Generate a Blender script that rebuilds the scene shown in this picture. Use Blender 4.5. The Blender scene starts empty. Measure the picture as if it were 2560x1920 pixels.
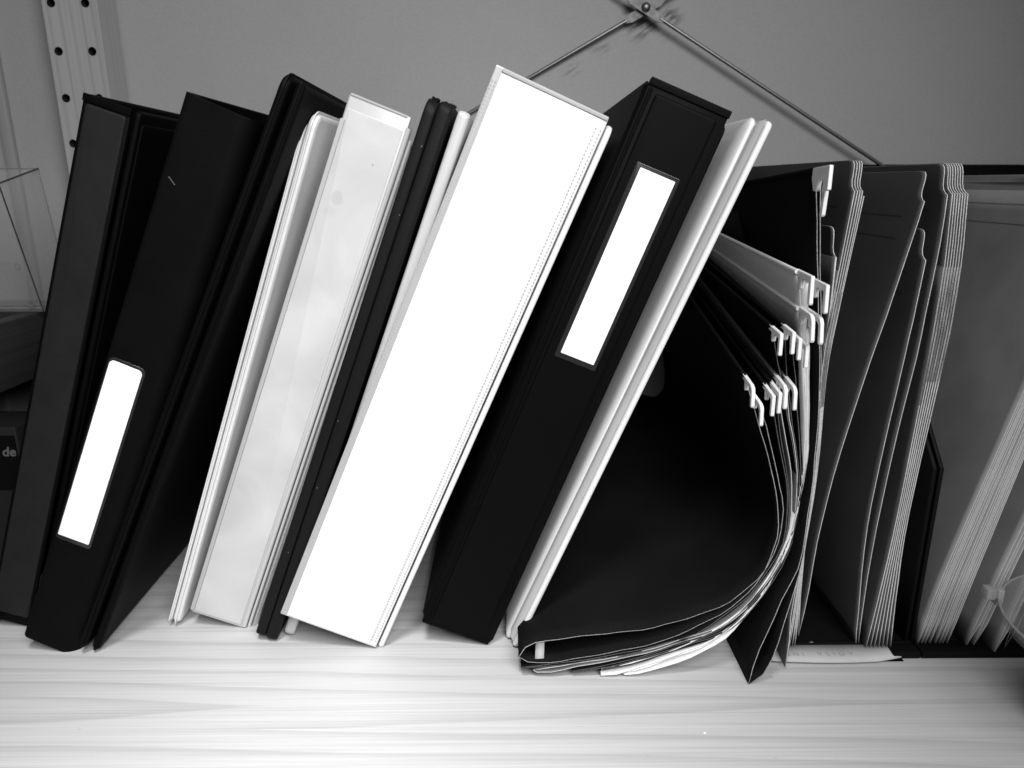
import bpy, bmesh, math, random
from mathutils import Vector, Matrix
R = math.radians
random.seed(7)
scn = bpy.context.scene
COL = scn.collection

# ------------------------------------------------------------------ camera
cam = bpy.data.cameras.new('camera')
cam.sensor_width = 36.0
cam.lens = 36.0 * 1780 / 2560
cam.clip_start = 0.01
cam.clip_end = 50
cam.dof.use_dof = True
cam.dof.focus_distance = 0.36
cam.dof.aperture_fstop = 13
camo = bpy.data.objects.new('camera', cam)
COL.objects.link(camo)
camo.location = (0, 0, 0.244)
camo.rotation_euler = (R(90 - 15.8), 0, R(-0.6))
scn.camera = camo

# ------------------------------------------------------------------ world and lamps
w = bpy.data.worlds.new('World')
scn.world = w
w.use_nodes = True
w.node_tree.nodes['Background'].inputs['Color'].default_value = (1, 1, 1, 1)
w.node_tree.nodes['Background'].inputs['Strength'].default_value = 0.03

def lamp(name, loc, target, size, power, spread=180):
    l = bpy.data.lights.new(name, 'AREA')
    l.shape = 'DISK'; l.size = size; l.energy = power; l.spread = R(spread)
    o = bpy.data.objects.new(name, l)
    COL.objects.link(o)
    o.location = loc
    o.rotation_euler = (Vector(target) - Vector(loc)).to_track_quat('-Z', 'Y').to_euler()
    return o
lamp('key_lamp', (0.19, -0.26, 0.60), (-0.12, 0.32, 0.06), 0.50, 3.25, 104)
lamp('front_lamp', (-0.06, 0.02, 0.78), (-0.09, 0.235, 0.0), 0.16, 0.50, 42)

scn.view_settings.view_transform = 'Standard'
scn.view_settings.look = 'None'
scn.view_settings.exposure = 0.0
scn.view_settings.gamma = 1.0

# ------------------------------------------------------------------ materials
def mat(name, v, rough=.5, spec=.5, bump=None, mottle=None, coat=0, metal=0, trans=0):
    m = bpy.data.materials.new(name); m.use_nodes = True
    nt = m.node_tree; b = nt.nodes['Principled BSDF']
    b.inputs['Base Color'].default_value = (v, v, v, 1)
    b.inputs['Roughness'].default_value = rough
    b.inputs['Specular IOR Level'].default_value = spec
    b.inputs['Metallic'].default_value = metal
    b.inputs['Coat Weight'].default_value = coat
    b.inputs['Coat Roughness'].default_value = .25
    b.inputs['Transmission Weight'].default_value = trans
    tc = nt.nodes.new('ShaderNodeTexCoord')
    if mottle:
        sc, amt = mottle
        n = nt.nodes.new('ShaderNodeTexNoise'); n.inputs['Scale'].default_value = sc
        n.inputs['Detail'].default_value = 5
        nt.links.new(tc.outputs['Object'], n.inputs['Vector'])
        r = nt.nodes.new('ShaderNodeMapRange')
        r.inputs['From Min'].default_value = .3; r.inputs['From Max'].default_value = .7
        r.inputs['To Min'].default_value = v * (1 - amt); r.inputs['To Max'].default_value = v * (1 + amt)
        nt.links.new(n.outputs['Fac'], r.inputs['Value'])
        nt.links.new(r.outputs['Result'], b.inputs['Base Color'])
    if bump:
        sc, st, dist = bump
        n = nt.nodes.new('ShaderNodeTexNoise'); n.inputs['Scale'].default_value = sc
        n.inputs['Detail'].default_value = 3
        nt.links.new(tc.outputs['Object'], n.inputs['Vector'])
        bp = nt.nodes.new('ShaderNodeBump'); bp.inputs['Strength'].default_value = st
        bp.inputs['Distance'].default_value = dist
        nt.links.new(n.outputs['Fac'], bp.inputs['Height'])
        nt.links.new(bp.outputs['Normal'], b.inputs['Normal'])
    return m

M = {
 'slate': mat('slate_vinyl', .015, .5, .15, (1500, .25, .0004), (60, .12)),
 'black_vinyl': mat('black_vinyl', .0022, .55, .06, (1300, .25, .0004)),
 'black_soft': mat('black_soft_vinyl', .003, .6, .06, (900, .3, .0004), (40, .2)),
 'black_gloss': mat('black_gloss_vinyl', .0026, .55, .05, (300, .06, .0004)),
 'charcoal': mat('charcoal_vinyl', .008, .5, .10, (1200, .25, .0003)),
 'white_vinyl': mat('white_vinyl', .50, .34, .5, (500, .05, .0003), (25, .04), coat=.2),
 'white_gloss': mat('white_gloss_vinyl', .74, .30, .5, (300, .05, .0003), (30, .03), coat=.3),
 'seam': mat('weld_seam_vinyl', .40, .4, .5),
 'insert': mat('spine_insert_paper', .90, .35, .4, coat=.15),
 'card': mat('label_card', .92, .6, .3, mottle=(60, .02)),
 'pocket': mat('label_pocket_vinyl', .02, .22, .5),
 'black_card': mat('black_cardboard', .003, .6, .1, (700, .2, .0003)),
 'flap': mat('white_flap_board', .40, .7, .2, mottle=(70, .08)),
 'ink': mat('faint_ink', .27, .8, .1),
 'plastic_white': mat('white_hook_plastic', .80, .4, .5),
 'metal': mat('bare_steel_rod', .24, .42, .5, metal=1),
 'metal_dull': mat('dull_steel_plate', .20, .55, .4, metal=.3, mottle=(250, .3)),
 'hole': mat('shaded_hole_wood', .02, .9, .1),  # shade inside the peg holes, put in as a near-black tone
 'post': None,
 'clear': mat('clear_plastic', .92, .12, .5, trans=1),
 'clear_smoke': mat('clear_plastic_frosted', .55, .3, .5, trans=.85),
 'pale_plastic': mat('pale_plastic', .22, .45, .4),
 'trim': mat('painted_trim', .30, .5, .3),
 'grey_card': mat('grey_cardboard', .06, .8, .2, mottle=(40, .2)),
 'dark_box': mat('dark_printed_box', .012, .5, .3),
 'print_white': mat('pale_print', .22, .7, .2),
 'print_dim': mat('dim_print', .12, .7, .2),
 'core': mat('folder_cut_edge', .52, .8, .2, mottle=(900, .15)),
 'core_faint': mat('faint_folder_cut_edge', .10, .8, .2, mottle=(900, .3)),
 'core_dark': mat('hanging_folder_cut_edge', .30, .8, .2, mottle=(900, .3)),
 'hang': mat('dark_hanging_folder', .0045, .8, .08, mottle=(30, .25)),
 'hang_grey': mat('grey_hanging_folder', .12, .75, .2, mottle=(30, .1)),
 'hang_light': mat('pale_hanging_folder', .75, .7, .2, mottle=(30, .05)),
 'paper': mat('paper_stack_edge', .30, .8, .2, mottle=(500, .2)),
}
def thin_clear(name, fac, tint):
    m = bpy.data.materials.new(name); m.use_nodes = True; nt = m.node_tree
    nt.nodes.clear()
    o = nt.nodes.new('ShaderNodeOutputMaterial'); mx = nt.nodes.new('ShaderNodeMixShader'); t = nt.nodes.new('ShaderNodeBsdfTransparent')
    g = nt.nodes.new('ShaderNodeBsdfPrincipled'); g.inputs['Base Color'].default_value = (.5, .5, .5, 1); g.inputs['Roughness'].default_value = .15
    t.inputs['Color'].default_value = (tint, tint, tint, 1); mx.inputs['Fac'].default_value = fac
    n = nt.nodes.new('ShaderNodeTexNoise'); n.inputs['Scale'].default_value = 60; tc = nt.nodes.new('ShaderNodeTexCoord')
    nt.links.new(tc.outputs['Object'], n.inputs['Vector'])
    r = nt.nodes.new('ShaderNodeMapRange'); r.inputs['To Min'].default_value = fac * .5; r.inputs['To Max'].default_value = fac * 1.5
    nt.links.new(n.outputs['Fac'], r.inputs['Value']); nt.links.new(r.outputs['Result'], mx.inputs['Fac'])
    nt.links.new(t.outputs[0], mx.inputs[1]); nt.links.new(g.outputs[0], mx.inputs[2]); nt.links.new(mx.outputs[0], o.inputs[0])
    return m
M['clear_thin'] = thin_clear('thin_clear_plastic', .13, .97)
M['clear_dish'] = thin_clear('clear_dish_plastic', .10, .88)
M['clear_edge'] = thin_clear('clear_plastic_edge', .34, .55)
M['clear'].node_tree.nodes['Principled BSDF'].inputs['IOR'].default_value = 1.3

def dusty():
    m = M['charcoal']; nt = m.node_tree; b = nt.nodes['Principled BSDF']
    tc = nt.nodes.new('ShaderNodeTexCoord'); v = nt.nodes.new('ShaderNodeTexVoronoi'); v.inputs['Scale'].default_value = 120
    nt.links.new(tc.outputs['Object'], v.inputs['Vector'])
    r = nt.nodes.new('ShaderNodeMapRange'); r.inputs['From Min'].default_value = .018; r.inputs['From Max'].default_value = .042
    r.inputs['To Min'].default_value = .25; r.inputs['To Max'].default_value = .008
    nt.links.new(v.outputs['Distance'], r.inputs['Value']); nt.links.new(r.outputs['Result'], b.inputs['Base Color'])
dusty()
def insert_stained():
    m = mat('scuffed_spine_insert', .66, .38, .45, coat=.2)
    nt = m.node_tree; b = nt.nodes['Principled BSDF']
    tc = nt.nodes.new('ShaderNodeTexCoord')
    n = nt.nodes.new('ShaderNodeTexNoise'); n.inputs['Scale'].default_value = 22
    n.inputs['Detail'].default_value = 4; n.inputs['Distortion'].default_value = .6
    nt.links.new(tc.outputs['Object'], n.inputs['Vector'])
    r = nt.nodes.new('ShaderNodeMapRange')
    r.inputs['From Min'].default_value = .35; r.inputs['From Max'].default_value = .7
    r.inputs['To Min'].default_value = .58; r.inputs['To Max'].default_value = .47
    nt.links.new(n.outputs['Fac'], r.inputs['Value'])
    # one brown ring-shaped stain near the top of the spine and one tiny dot
    def spot(cx, cz, rad, edge):
        v = nt.nodes.new('ShaderNodeVectorMath'); v.operation = 'DISTANCE'
        s = nt.nodes.new('ShaderNodeSeparateXYZ'); c = nt.nodes.new('ShaderNodeCombineXYZ')
        nn = nt.nodes.new('ShaderNodeTexNoise'); nn.inputs['Scale'].default_value = 220
        nt.links.new(tc.outputs['Object'], nn.inputs['Vector'])
        nt.links.new(tc.outputs['Object'], s.inputs[0])
        nt.links.new(s.outputs['X'], c.inputs['X']); nt.links.new(s.outputs['Z'], c.inputs['Z'])
        nt.links.new(c.outputs[0], v.inputs[0]); v.inputs[1].default_value = (cx, 0, cz)
        a = nt.nodes.new('ShaderNodeMath'); a.operation = 'MULTIPLY_ADD'
        nt.links.new(nn.outputs['Fac'], a.inputs[0]); a.inputs[1].default_value = rad * 1.2
        nt.links.new(v.outputs['Value'], a.inputs[2])
        mr = nt.nodes.new('ShaderNodeMapRange')
        mr.inputs['From Min'].default_value = rad * 1.5; mr.inputs['From Max'].default_value = rad * 1.5 + edge
        mr.inputs['To Min'].default_value = 1; mr.inputs['To Max'].default_value = 0
        nt.links.new(a.outputs[0], mr.inputs['Value'])
        return mr.outputs['Result']
    last = r.outputs['Result']
    for cx, cz, rad, edge, dark in ((-.0215, .246, .0030, .0008, .88), (-.0225, .239, .0008, .003, .93), (-.0100, .2665, .0003, .0001, .15)):
        k = spot(cx, cz, rad, edge)
        mx = nt.nodes.new('ShaderNodeMapRange')
        mx.inputs['To Min'].default_value = 1; mx.inputs['To Max'].default_value = dark
        nt.links.new(k, mx.inputs['Value'])
        mm = nt.nodes.new('ShaderNodeMath'); mm.operation = 'MULTIPLY'
        nt.links.new(last, mm.inputs[0]); nt.links.new(mx.outputs['Result'], mm.inputs[1]); last = mm.outputs[0]
    nt.links.new(last, b.inputs['Base Color'])
    return m
M['insert_old'] = insert_stained()

def manila(name, v):
    """coated folder board with two pressed score lines just under the shoulder (UV in metres)"""
    m = mat(name, v, .6, .3)
    nt = m.node_tree; b = nt.nodes['Principled BSDF']
    uv = nt.nodes.new('ShaderNodeUVMap'); s = nt.nodes.new('ShaderNodeSeparateXYZ')
    nt.links.new(uv.outputs['UV'], s.inputs[0])
    tc = nt.nodes.new('ShaderNodeTexCoord')
    n = nt.nodes.new('ShaderNodeTexNoise'); n.inputs['Scale'].default_value = 35; n.inputs['Detail'].default_value = 6
    nt.links.new(tc.outputs['Object'], n.inputs['Vector'])
    r = nt.nodes.new('ShaderNodeMapRange')
    r.inputs['From Min'].default_value = .3; r.inputs['From Max'].default_value = .7
    r.inputs['To Min'].default_value = v * .88; r.inputs['To Max'].default_value = v * 1.12
    nt.links.new(n.outputs['Fac'], r.inputs['Value'])
    last = r.outputs['Result']; h = None
    for vv in (.0075, .0180):
        a = nt.nodes.new('ShaderNodeMath'); a.operation = 'SUBTRACT'; a.inputs[1].default_value = vv
        nt.links.new(s.outputs['Y'], a.inputs[0])
        c = nt.nodes.new('ShaderNodeMath'); c.operation = 'ABSOLUTE'; nt.links.new(a.outputs[0], c.inputs[0])
        d = nt.nodes.new('ShaderNodeMapRange')
        d.inputs['From Min'].default_value = .0002; d.inputs['From Max'].default_value = .0006
        d.inputs['To Min'].default_value = .45; d.inputs['To Max'].default_value = 1
        nt.links.new(c.outputs[0], d.inputs['Value'])
        # score stops a little before the front edge
        e = nt.nodes.new('ShaderNodeMapRange'); e.inputs['From Min'].default_value = .014; e.inputs['From Max'].default_value = .015
        e.inputs['To Min'].default_value = 1; e.inputs['To Max'].default_value = 0
        nt.links.new(s.outputs['X'], e.inputs['Value'])
        f = nt.nodes.new('ShaderNodeMath'); f.operation = 'MAXIMUM'
        nt.links.new(d.outputs['Result'], f.inputs[0]); nt.links.new(e.outputs['Result'], f.inputs[1])
        g = nt.nodes.new('ShaderNodeMath'); g.operation = 'MULTIPLY'
        nt.links.new(last, g.inputs[0]); nt.links.new(f.outputs[0], g.inputs[1]); last = g.outputs[0]
    nt.links.new(last, b.inputs['Base Color'])
    return m
M['manila'] = manila('file_folder_board', .10)

def pine(name, base, swirl=2.6, upright=False, along_y=False):
    """long grained softwood: fine stripes, wide soft figure bands, small flecks"""
    m = bpy.data.materials.new(name); m.use_nodes = True
    nt = m.node_tree; b = nt.nodes['Principled BSDF']; L = nt.links
    b.inputs['Roughness'].default_value = .48; b.inputs['Specular IOR Level'].default_value = .3
    tc = nt.nodes.new('ShaderNodeTexCoord')
    oi = nt.nodes.new('ShaderNodeObjectInfo')
    off = nt.nodes.new('ShaderNodeVectorMath'); off.operation = 'MULTIPLY_ADD'
    cb = nt.nodes.new('ShaderNodeCombineXYZ')
    for k in 'XYZ': L.new(oi.outputs['Random'], cb.inputs[k])
    L.new(cb.outputs[0], off.inputs[0]); off.inputs[1].default_value = (7.3, 3.1, 5.7)
    src = tc.outputs['Object']
    if upright or along_y:
        s0 = nt.nodes.new('ShaderNodeSeparateXYZ'); c0 = nt.nodes.new('ShaderNodeCombineXYZ'); L.new(src, s0.inputs[0])
        for a_, b_ in (zip('XYZ', 'ZXY') if upright else zip('XYZ', 'YZX')): L.new(s0.outputs[b_], c0.inputs[a_])
        src = c0.outputs[0]
    L.new(src, off.inputs[2])
    def noise(scale_vec, scale, detail, dist=0, rough=.5):
        mp = nt.nodes.new('ShaderNodeMapping'); mp.inputs['Scale'].default_value = scale_vec
        L.new(off.outputs[0], mp.inputs['Vector'])
        n = nt.nodes.new('ShaderNodeTexNoise'); n.inputs['Scale'].default_value = scale
        n.inputs['Detail'].default_value = detail; n.inputs['Distortion'].default_value = dist
        n.inputs['Roughness'].default_value = rough
        L.new(mp.outputs[0], n.inputs['Vector']); return n.outputs['Fac']
    def rng(s, a, b_, c, d, smooth=False):
        r = nt.nodes.new('ShaderNodeMapRange')
        if smooth: r.interpolation_type = 'SMOOTHSTEP'
        for k, v in zip(('From Min', 'From Max', 'To Min', 'To Max'), (a, b_, c, d)): r.inputs[k].default_value = v
        L.new(s, r.inputs['Value']); return r.outputs['Result']
    def op(o, a, c):
        n = nt.nodes.new('ShaderNodeMath'); n.operation = o
        for i, q in enumerate((a, c)):
            if isinstance(q, (int, float)): n.inputs[i].default_value = q
            else: L.new(q, n.inputs[i])
        return n.outputs[0]
    # growth rings cut flat: contour bands of a long stretched height field -> cathedral figure
    sp = nt.nodes.new('ShaderNodeSeparateXYZ'); L.new(off.outputs[0], sp.inputs[0])
    ge = nt.nodes.new('ShaderNodeSeparateXYZ'); L.new(tc.outputs['Generated'], ge.inputs[0])
    at = nt.nodes.new('ShaderNodeAttribute'); at.attribute_type = 'OBJECT'; at.attribute_name = 'ring_centre'
    across = ge.outputs['X'] if upright else (ge.outputs['Z'] if along_y else ge.outputs['Y'])
    rr = nt.nodes.new('ShaderNodeAttribute'); rr.attribute_type = 'OBJECT'; rr.attribute_name = 'ring_rate'
    dd = op('MULTIPLY', op('SUBTRACT', across, at.outputs['Fac']), rr.outputs['Fac'])
    bow = op('SQRT', op('ADD', op('MULTIPLY', dd, dd), .05), 0)         # rings cut flat: nested long tongues about the pith line
    field = op('ADD', op('ADD', bow, op('MULTIPLY', sp.outputs['X'], 3.1)), op('MULTIPLY', noise((2.0, 12, 12), 1.0, 2.5, .1), swirl))
    rings = op('FRACT', field, 0)
    band = rng(rings, .55, .94, 0, 1, True)                # slow fade up to a dark late-wood line ...
    drop = rng(rings, .95, 1.0, 1, 0)                      # ... that stops abruptly
    late = op('MULTIPLY', band, drop)
    fine = noise((7, 750, 750), 1.0, 3, 0, .6)
    mid = noise((2.2, 95, 95), 1.0, 3, .2)
    fleck = noise((90, 150, 150), 1.0, 2)
    v = op('SUBTRACT', 1.0, op('MULTIPLY', late, .14))
    v = op('MULTIPLY', v, rng(fine, .3, .7, .87, 1.07))
    v = op('MULTIPLY', v, rng(mid, .3, .72, .95, 1.03))
    v = op('MULTIPLY', v, rng(fleck, .74, .80, 1.0, .72))
    v = op('MULTIPLY', v, base)
    L.new(v, b.inputs['Base Color'])
    bp = nt.nodes.new('ShaderNodeBump'); bp.inputs['Strength'].default_value = .15; bp.inputs['Distance'].default_value = .0005
    L.new(fine, bp.inputs['Height']); L.new(bp.outputs['Normal'], b.inputs['Normal'])
    return m
M['pine'] = pine('pine_board', .43)
M['post'] = pine('pine_post', .40, 1.5, upright=True)
M['rung'] = pine('pine_rung_shaded', .035, 1.5, along_y=True)  # the shade beside the slate binder is put into the rung's tone

def wall_mat():
    m = mat('painted_wall', .36, .7, .25, (90, .12, .002))
    nt = m.node_tree; b = nt.nodes['Principled BSDF']; L = nt.links
    tc = nt.nodes.new('ShaderNodeTexCoord')
    n = nt.nodes.new('ShaderNodeTexNoise'); n.inputs['Scale'].default_value = 5; n.inputs['Detail'].default_value = 6
    L.new(tc.outputs['Object'], n.inputs['Vector'])
    r = nt.nodes.new('ShaderNodeMapRange'); r.inputs['From Min'].default_value = .3; r.inputs['From Max'].default_value = .7
    r.inputs['To Min'].default_value = .34; r.inputs['To Max'].default_value = .38
    L.new(n.outputs['Fac'], r.inputs['Value'])
    # fine roller texture tone
    n3 = nt.nodes.new('ShaderNodeTexNoise'); n3.inputs['Scale'].default_value = 700; n3.inputs['Detail'].default_value = 2
    L.new(tc.outputs['Object'], n3.inputs['Vector'])
    r3 = nt.nodes.new('ShaderNodeMapRange'); r3.inputs['To Min'].default_value = .88; r3.inputs['To Max'].default_value = 1.12
    L.new(n3.outputs['Fac'], r3.inputs['Value'])
    m3 = nt.nodes.new('ShaderNodeMath'); m3.operation = 'MULTIPLY'
    L.new(r.outputs[0], m3.inputs[0]); L.new(r3.outputs[0], m3.inputs[1])
    last = m3.outputs[0]
    # dark scuff marks left by the brace around its hub
    vr = nt.nodes.new('ShaderNodeVectorRotate'); vr.rotation_type = 'Y_AXIS'; vr.inputs['Angle'].default_value = R(33)
    L.new(tc.outputs['Object'], vr.inputs['Vector'])
    mp = nt.nodes.new('ShaderNodeMapping'); mp.inputs['Scale'].default_value = (60, 1, 260)
    L.new(vr.outputs[0], mp.inputs['Vector'])
    n2 = nt.nodes.new('ShaderNodeTexNoise'); n2.inputs['Scale'].default_value = 1.2; n2.inputs['Detail'].default_value = 5
    L.new(mp.outputs[0], n2.inputs['Vector'])
    st = nt.nodes.new('ShaderNodeMapRange'); st.inputs['From Min'].default_value = .47; st.inputs['From Max'].default_value = .62
    L.new(n2.outputs['Fac'], st.inputs['Value'])
    tot = None
    for c, rad in (((.106, .606, .3645), .020), ((.126, .606, .3640), .017), ((.052, .606, .331), .012), ((.075, .606, .345), .011)):
        d = nt.nodes.new('ShaderNodeVectorMath'); d.operation = 'DISTANCE'; d.inputs[1].default_value = c
        L.new(tc.outputs['Object'], d.inputs[0])
        q = nt.nodes.new('ShaderNodeMapRange'); q.interpolation_type = 'SMOOTHSTEP'
        q.inputs['From Min'].default_value = 0; q.inputs['From Max'].default_value = rad
        q.inputs['To Min'].default_value = .95 if rad > .012 else .4; q.inputs['To Max'].default_value = 0
        L.new(d.outputs['Value'], q.inputs['Value'])
        if tot is None: tot = q.outputs[0]
        else:
            a = nt.nodes.new('ShaderNodeMath'); a.operation = 'MAXIMUM'
            L.new(tot, a.inputs[0]); L.new(q.outputs[0], a.inputs[1]); tot = a.outputs[0]
    a = nt.nodes.new('ShaderNodeMath'); a.operation = 'MULTIPLY'; L.new(tot, a.inputs[0]); L.new(st.outputs[0], a.inputs[1])
    s1 = nt.nodes.new('ShaderNodeMath'); s1.operation = 'SUBTRACT'; s1.inputs[0].default_value = 1; L.new(a.outputs[0], s1.inputs[1])
    f = nt.nodes.new('ShaderNodeMath'); f.operation = 'MULTIPLY'; L.new(last, f.inputs[0]); L.new(s1.outputs[0], f.inputs[1])
    L.new(f.outputs[0], b.inputs['Base Color'])
    return m
M['wall'] = wall_mat()

# ------------------------------------------------------------------ helpers
def obj(name, me, parent=None, smooth=40, mats=()):
    o = bpy.data.objects.new(name, me); COL.objects.link(o)
    for m in mats: me.materials.append(m)
    if smooth:
        for p in me.polygons: p.use_smooth = True
        me.set_sharp_from_angle(angle=R(smooth))
    if parent: o.parent = parent
    return o
def from_bm(name, bm, m, parent=None, smooth=40):
    bmesh.ops.recalc_face_normals(bm, faces=bm.faces)
    me = bpy.data.meshes.new(name); bm.to_mesh(me); bm.free()
    return obj(name, me, parent, smooth, m if isinstance(m, (list, tuple)) else [m])
def tag(o, label=None, cat=None, group=None, kind=None):
    for k, v in (('label', label), ('category', cat), ('group', group), ('kind', kind)):
        if v: o[k] = v
    return o
def empty(name, loc, rot=(0, 0, 0)):
    o = bpy.data.objects.new(name, None); COL.objects.link(o)
    o.empty_display_size = .02; o.location = loc; o.rotation_euler = rot
    return o
def box_bm(x0, x1, y0, y1, z0, z1, bev=0, seg=2, bm=None):
    new = bmesh.new()
    vs = [new.verts.new((x, y, z)) for x in (x0, x1) for y in (y0, y1) for z in (z0, z1)]
    for f in ((0, 1, 3, 2), (4, 6, 7, 5), (0, 4, 5, 1), (2, 3, 7, 6), (0, 2, 6, 4), (1, 5, 7, 3)):
        new.faces.new([vs[i] for i in f])
    if bev: bmesh.ops.bevel(new, geom=new.edges[:], offset=bev, segments=seg, profile=.5, affect='EDGES')
    if bm is None: return new
    me = bpy.data.meshes.new('t'); new.to_mesh(me); new.free(); bm.from_mesh(me); bpy.data.meshes.remove(me)
    return bm
def box(name, x0, x1, y0, y1, z0, z1, m, parent=None, bev=0, seg=2):
    return from_bm(name, box_bm(x0, x1, y0, y1, z0, z1, bev, seg), m, parent)
def tube_bm(p, q, r, n=12, bm=None, r2=None):
    bm = bm or bmesh.new(); p = Vector(p); q = Vector(q); d = (q - p).normalized()
    a = d.orthogonal().normalized(); b = d.cross(a)
    A = []; B = []
    for i in range(n):
        t = 2 * math.pi * i / n; v = a * math.cos(t) + b * math.sin(t)
        A.append(bm.verts.new(p + v * r)); B.append(bm.verts.new(q + v * (r2 or r)))
    for i in range(n): bm.faces.new((A[i], A[(i + 1) % n], B[(i + 1) % n], B[i]))
    bm.faces.new(A[::-1]); bm.faces.new(B)
    return bm
def lathe_bm(prof, n=48, bm=None):
    bm = bm or bmesh.new(); rings = []
    for r, z in prof:
        rings.append([bm.verts.new((r * math.cos(2 * math.pi * i / n), r * math.sin(2 * math.pi * i / n), z)) for i in range(n)])
    for a, b in zip(rings, rings[1:]):
        for i in range(n): bm.faces.new((a[i], a[(i + 1) % n], b[(i + 1) % n], b[i]))
    bm.faces.new(rings[0][::-1]); bm.faces.new(rings[-1])
    return bm
def rrect(a0, a1, b0, b1, radii, n=5):
    """rounded rectangle outline; radii for corners (a0,b0),(a1,b0),(a1,b1),(a0,b1)"""
    pts = []
    for (cx, cy, sx, sy, st), r in zip(((a0, b0, 1, 1, 180), (a1, b0, -1, 1, 270), (a1, b1, -1, -1, 0), (a0, b1, 1, -1, 90)), radii):
        for i in range(n + 1):
            t = R(st + 90 * i / n)
            pts.append((cx + sx * r + r * math.cos(t), cy + sy * r + r * math.sin(t)))
    return pts
def plate_bm(a, b, prof, radii, axes, origin=(0, 0, 0), n=5):
    """padded plate: rounded outline in (a,b), stacked along the third axis through profile [(inset, c)...]"""
    bm = bmesh.new(); loops = []
    A, B, C = [Vector(v) for v in axes]; O = Vector(origin)
    for ins, c in prof:
        o = rrect(a[0] + ins, a[1] - ins, b[0] + ins, b[1] - ins, [max(r - ins, .0002) for r in radii], n)
        loops.append([bm.verts.new(O + A * p + B * q + C * c) for p, q in o])
    for l0, l1 in zip(loops, loops[1:]):
        k = len(l0)
        for i in range(k): bm.faces.new((l0[i], l0[(i + 1) % k], l1[(i + 1) % k], l1[i]))
    bm.faces.new(loops[0][::-1]); bm.faces.new(loops[-1])
    return bm
def soft_prof(t, e, flange=0, ft=.0007):
    """cross profile of a padded board of thickness t with soft edge e and an optional thin welded flange"""
    if not flange:
        return [(e, 0), (e * .45, t * .06), (e * .12, t * .22), (0, t * .5), (e * .12, t * .78), (e * .45, t * .94), (e, t)]
    f = flange; h = t / 2; g = ft / 2
    return [(f + e, 0), (f + e * .45, t * .04), (f + e * .1, t * .16), (f, h - g * 1.6), (f * .9, h - g), (.0001, h - g), (0, h), (.0001, h + g), (f * .9, h + g),
            (f, h + g * 1.6), (f + e * .1, t * .84), (f + e * .45, t * .96), (f + e, t)]
U, D, L_ = (1, 0, 0), (0, 1, 0), (0, 0, 1)
def cover(name, u0, t, d0, d1, l0, l1, m, parent, rc=(.002, .002, .002, .002), e=.0012, flange=0, ft=.0007):
    # plate in (depth, height), thickness along u
    return from_bm(name, plate_bm((d0, d1), (l0, l1), soft_prof(t, e, flange, ft), rc, (D, L_, U), (u0, 0, 0)), m, parent)
def edge_board(name, u0, prof, d1, H, m, r, parent):
    return from_bm(name, plate_bm((0, d1), (0, H), prof, (.003, .003, .004, r), (D, L_, U), (u0, 0, 0)), m, parent, 60)
def facing(name, u0, u1, l0, l1, d_back, t, m, parent, rc=.001, e=.0008, n=4):
    # plate in (u, height) on the front, thickness towards the viewer (-d)
    prof = [(0, 0), (0, t * .5), (e * .15, t * .8), (e * .5, t * .96), (e, t)]
    rr = rc if isinstance(rc, (list, tuple)) else (rc,) * 4
    return from_bm(name, plate_bm((u0, u1), (l0, l1), prof, rr, (U, L_, (0, -1, 0)), (0, d_back, 0), n), m, parent)

# ------------------------------------------------------------------ setting: wall, shelf boards, side frame, brace
WY = .606
wl = box('wall', -1.6, 1.6, WY, WY + .05, -.9, 1.3, M['wall'])
tag(wl, kind='structure')

shelf = empty('shelf', (0, .39, -.009)); tag(shelf, kind='structure')
ys = [.178, .2755, .352, .43, .512, .590]
for a, b, rc in zip(ys, ys[1:], ((-.6, 7.5), (.20, 6.5), (.7, 7.0), (1.4, 8.0), (.4, 7.0))):
    p = box('plank', -.292, .95, a + .00003, b - .00003, -.018, 0, M['pine'], None, 0, 1)
    p['ring_centre'] = rc[0]; p['ring_rate'] = rc[1]; p.parent = shelf; p.matrix_parent_inverse = Matrix.Translation((0, -.39, .009))
shelf2 = empty('shelf', (-.7, .39, -.009)); tag(shelf2, kind='structure')
for a, b in zip(ys, ys[1:]):
    p = box('plank', -1.25, -.3385, a + .00003, b - .00003, -.018, 0, M['pine'], None, 0, 1)
    p.parent = shelf2; p.matrix_parent_inverse = Matrix.Translation((.7, -.39, .009))

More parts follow.
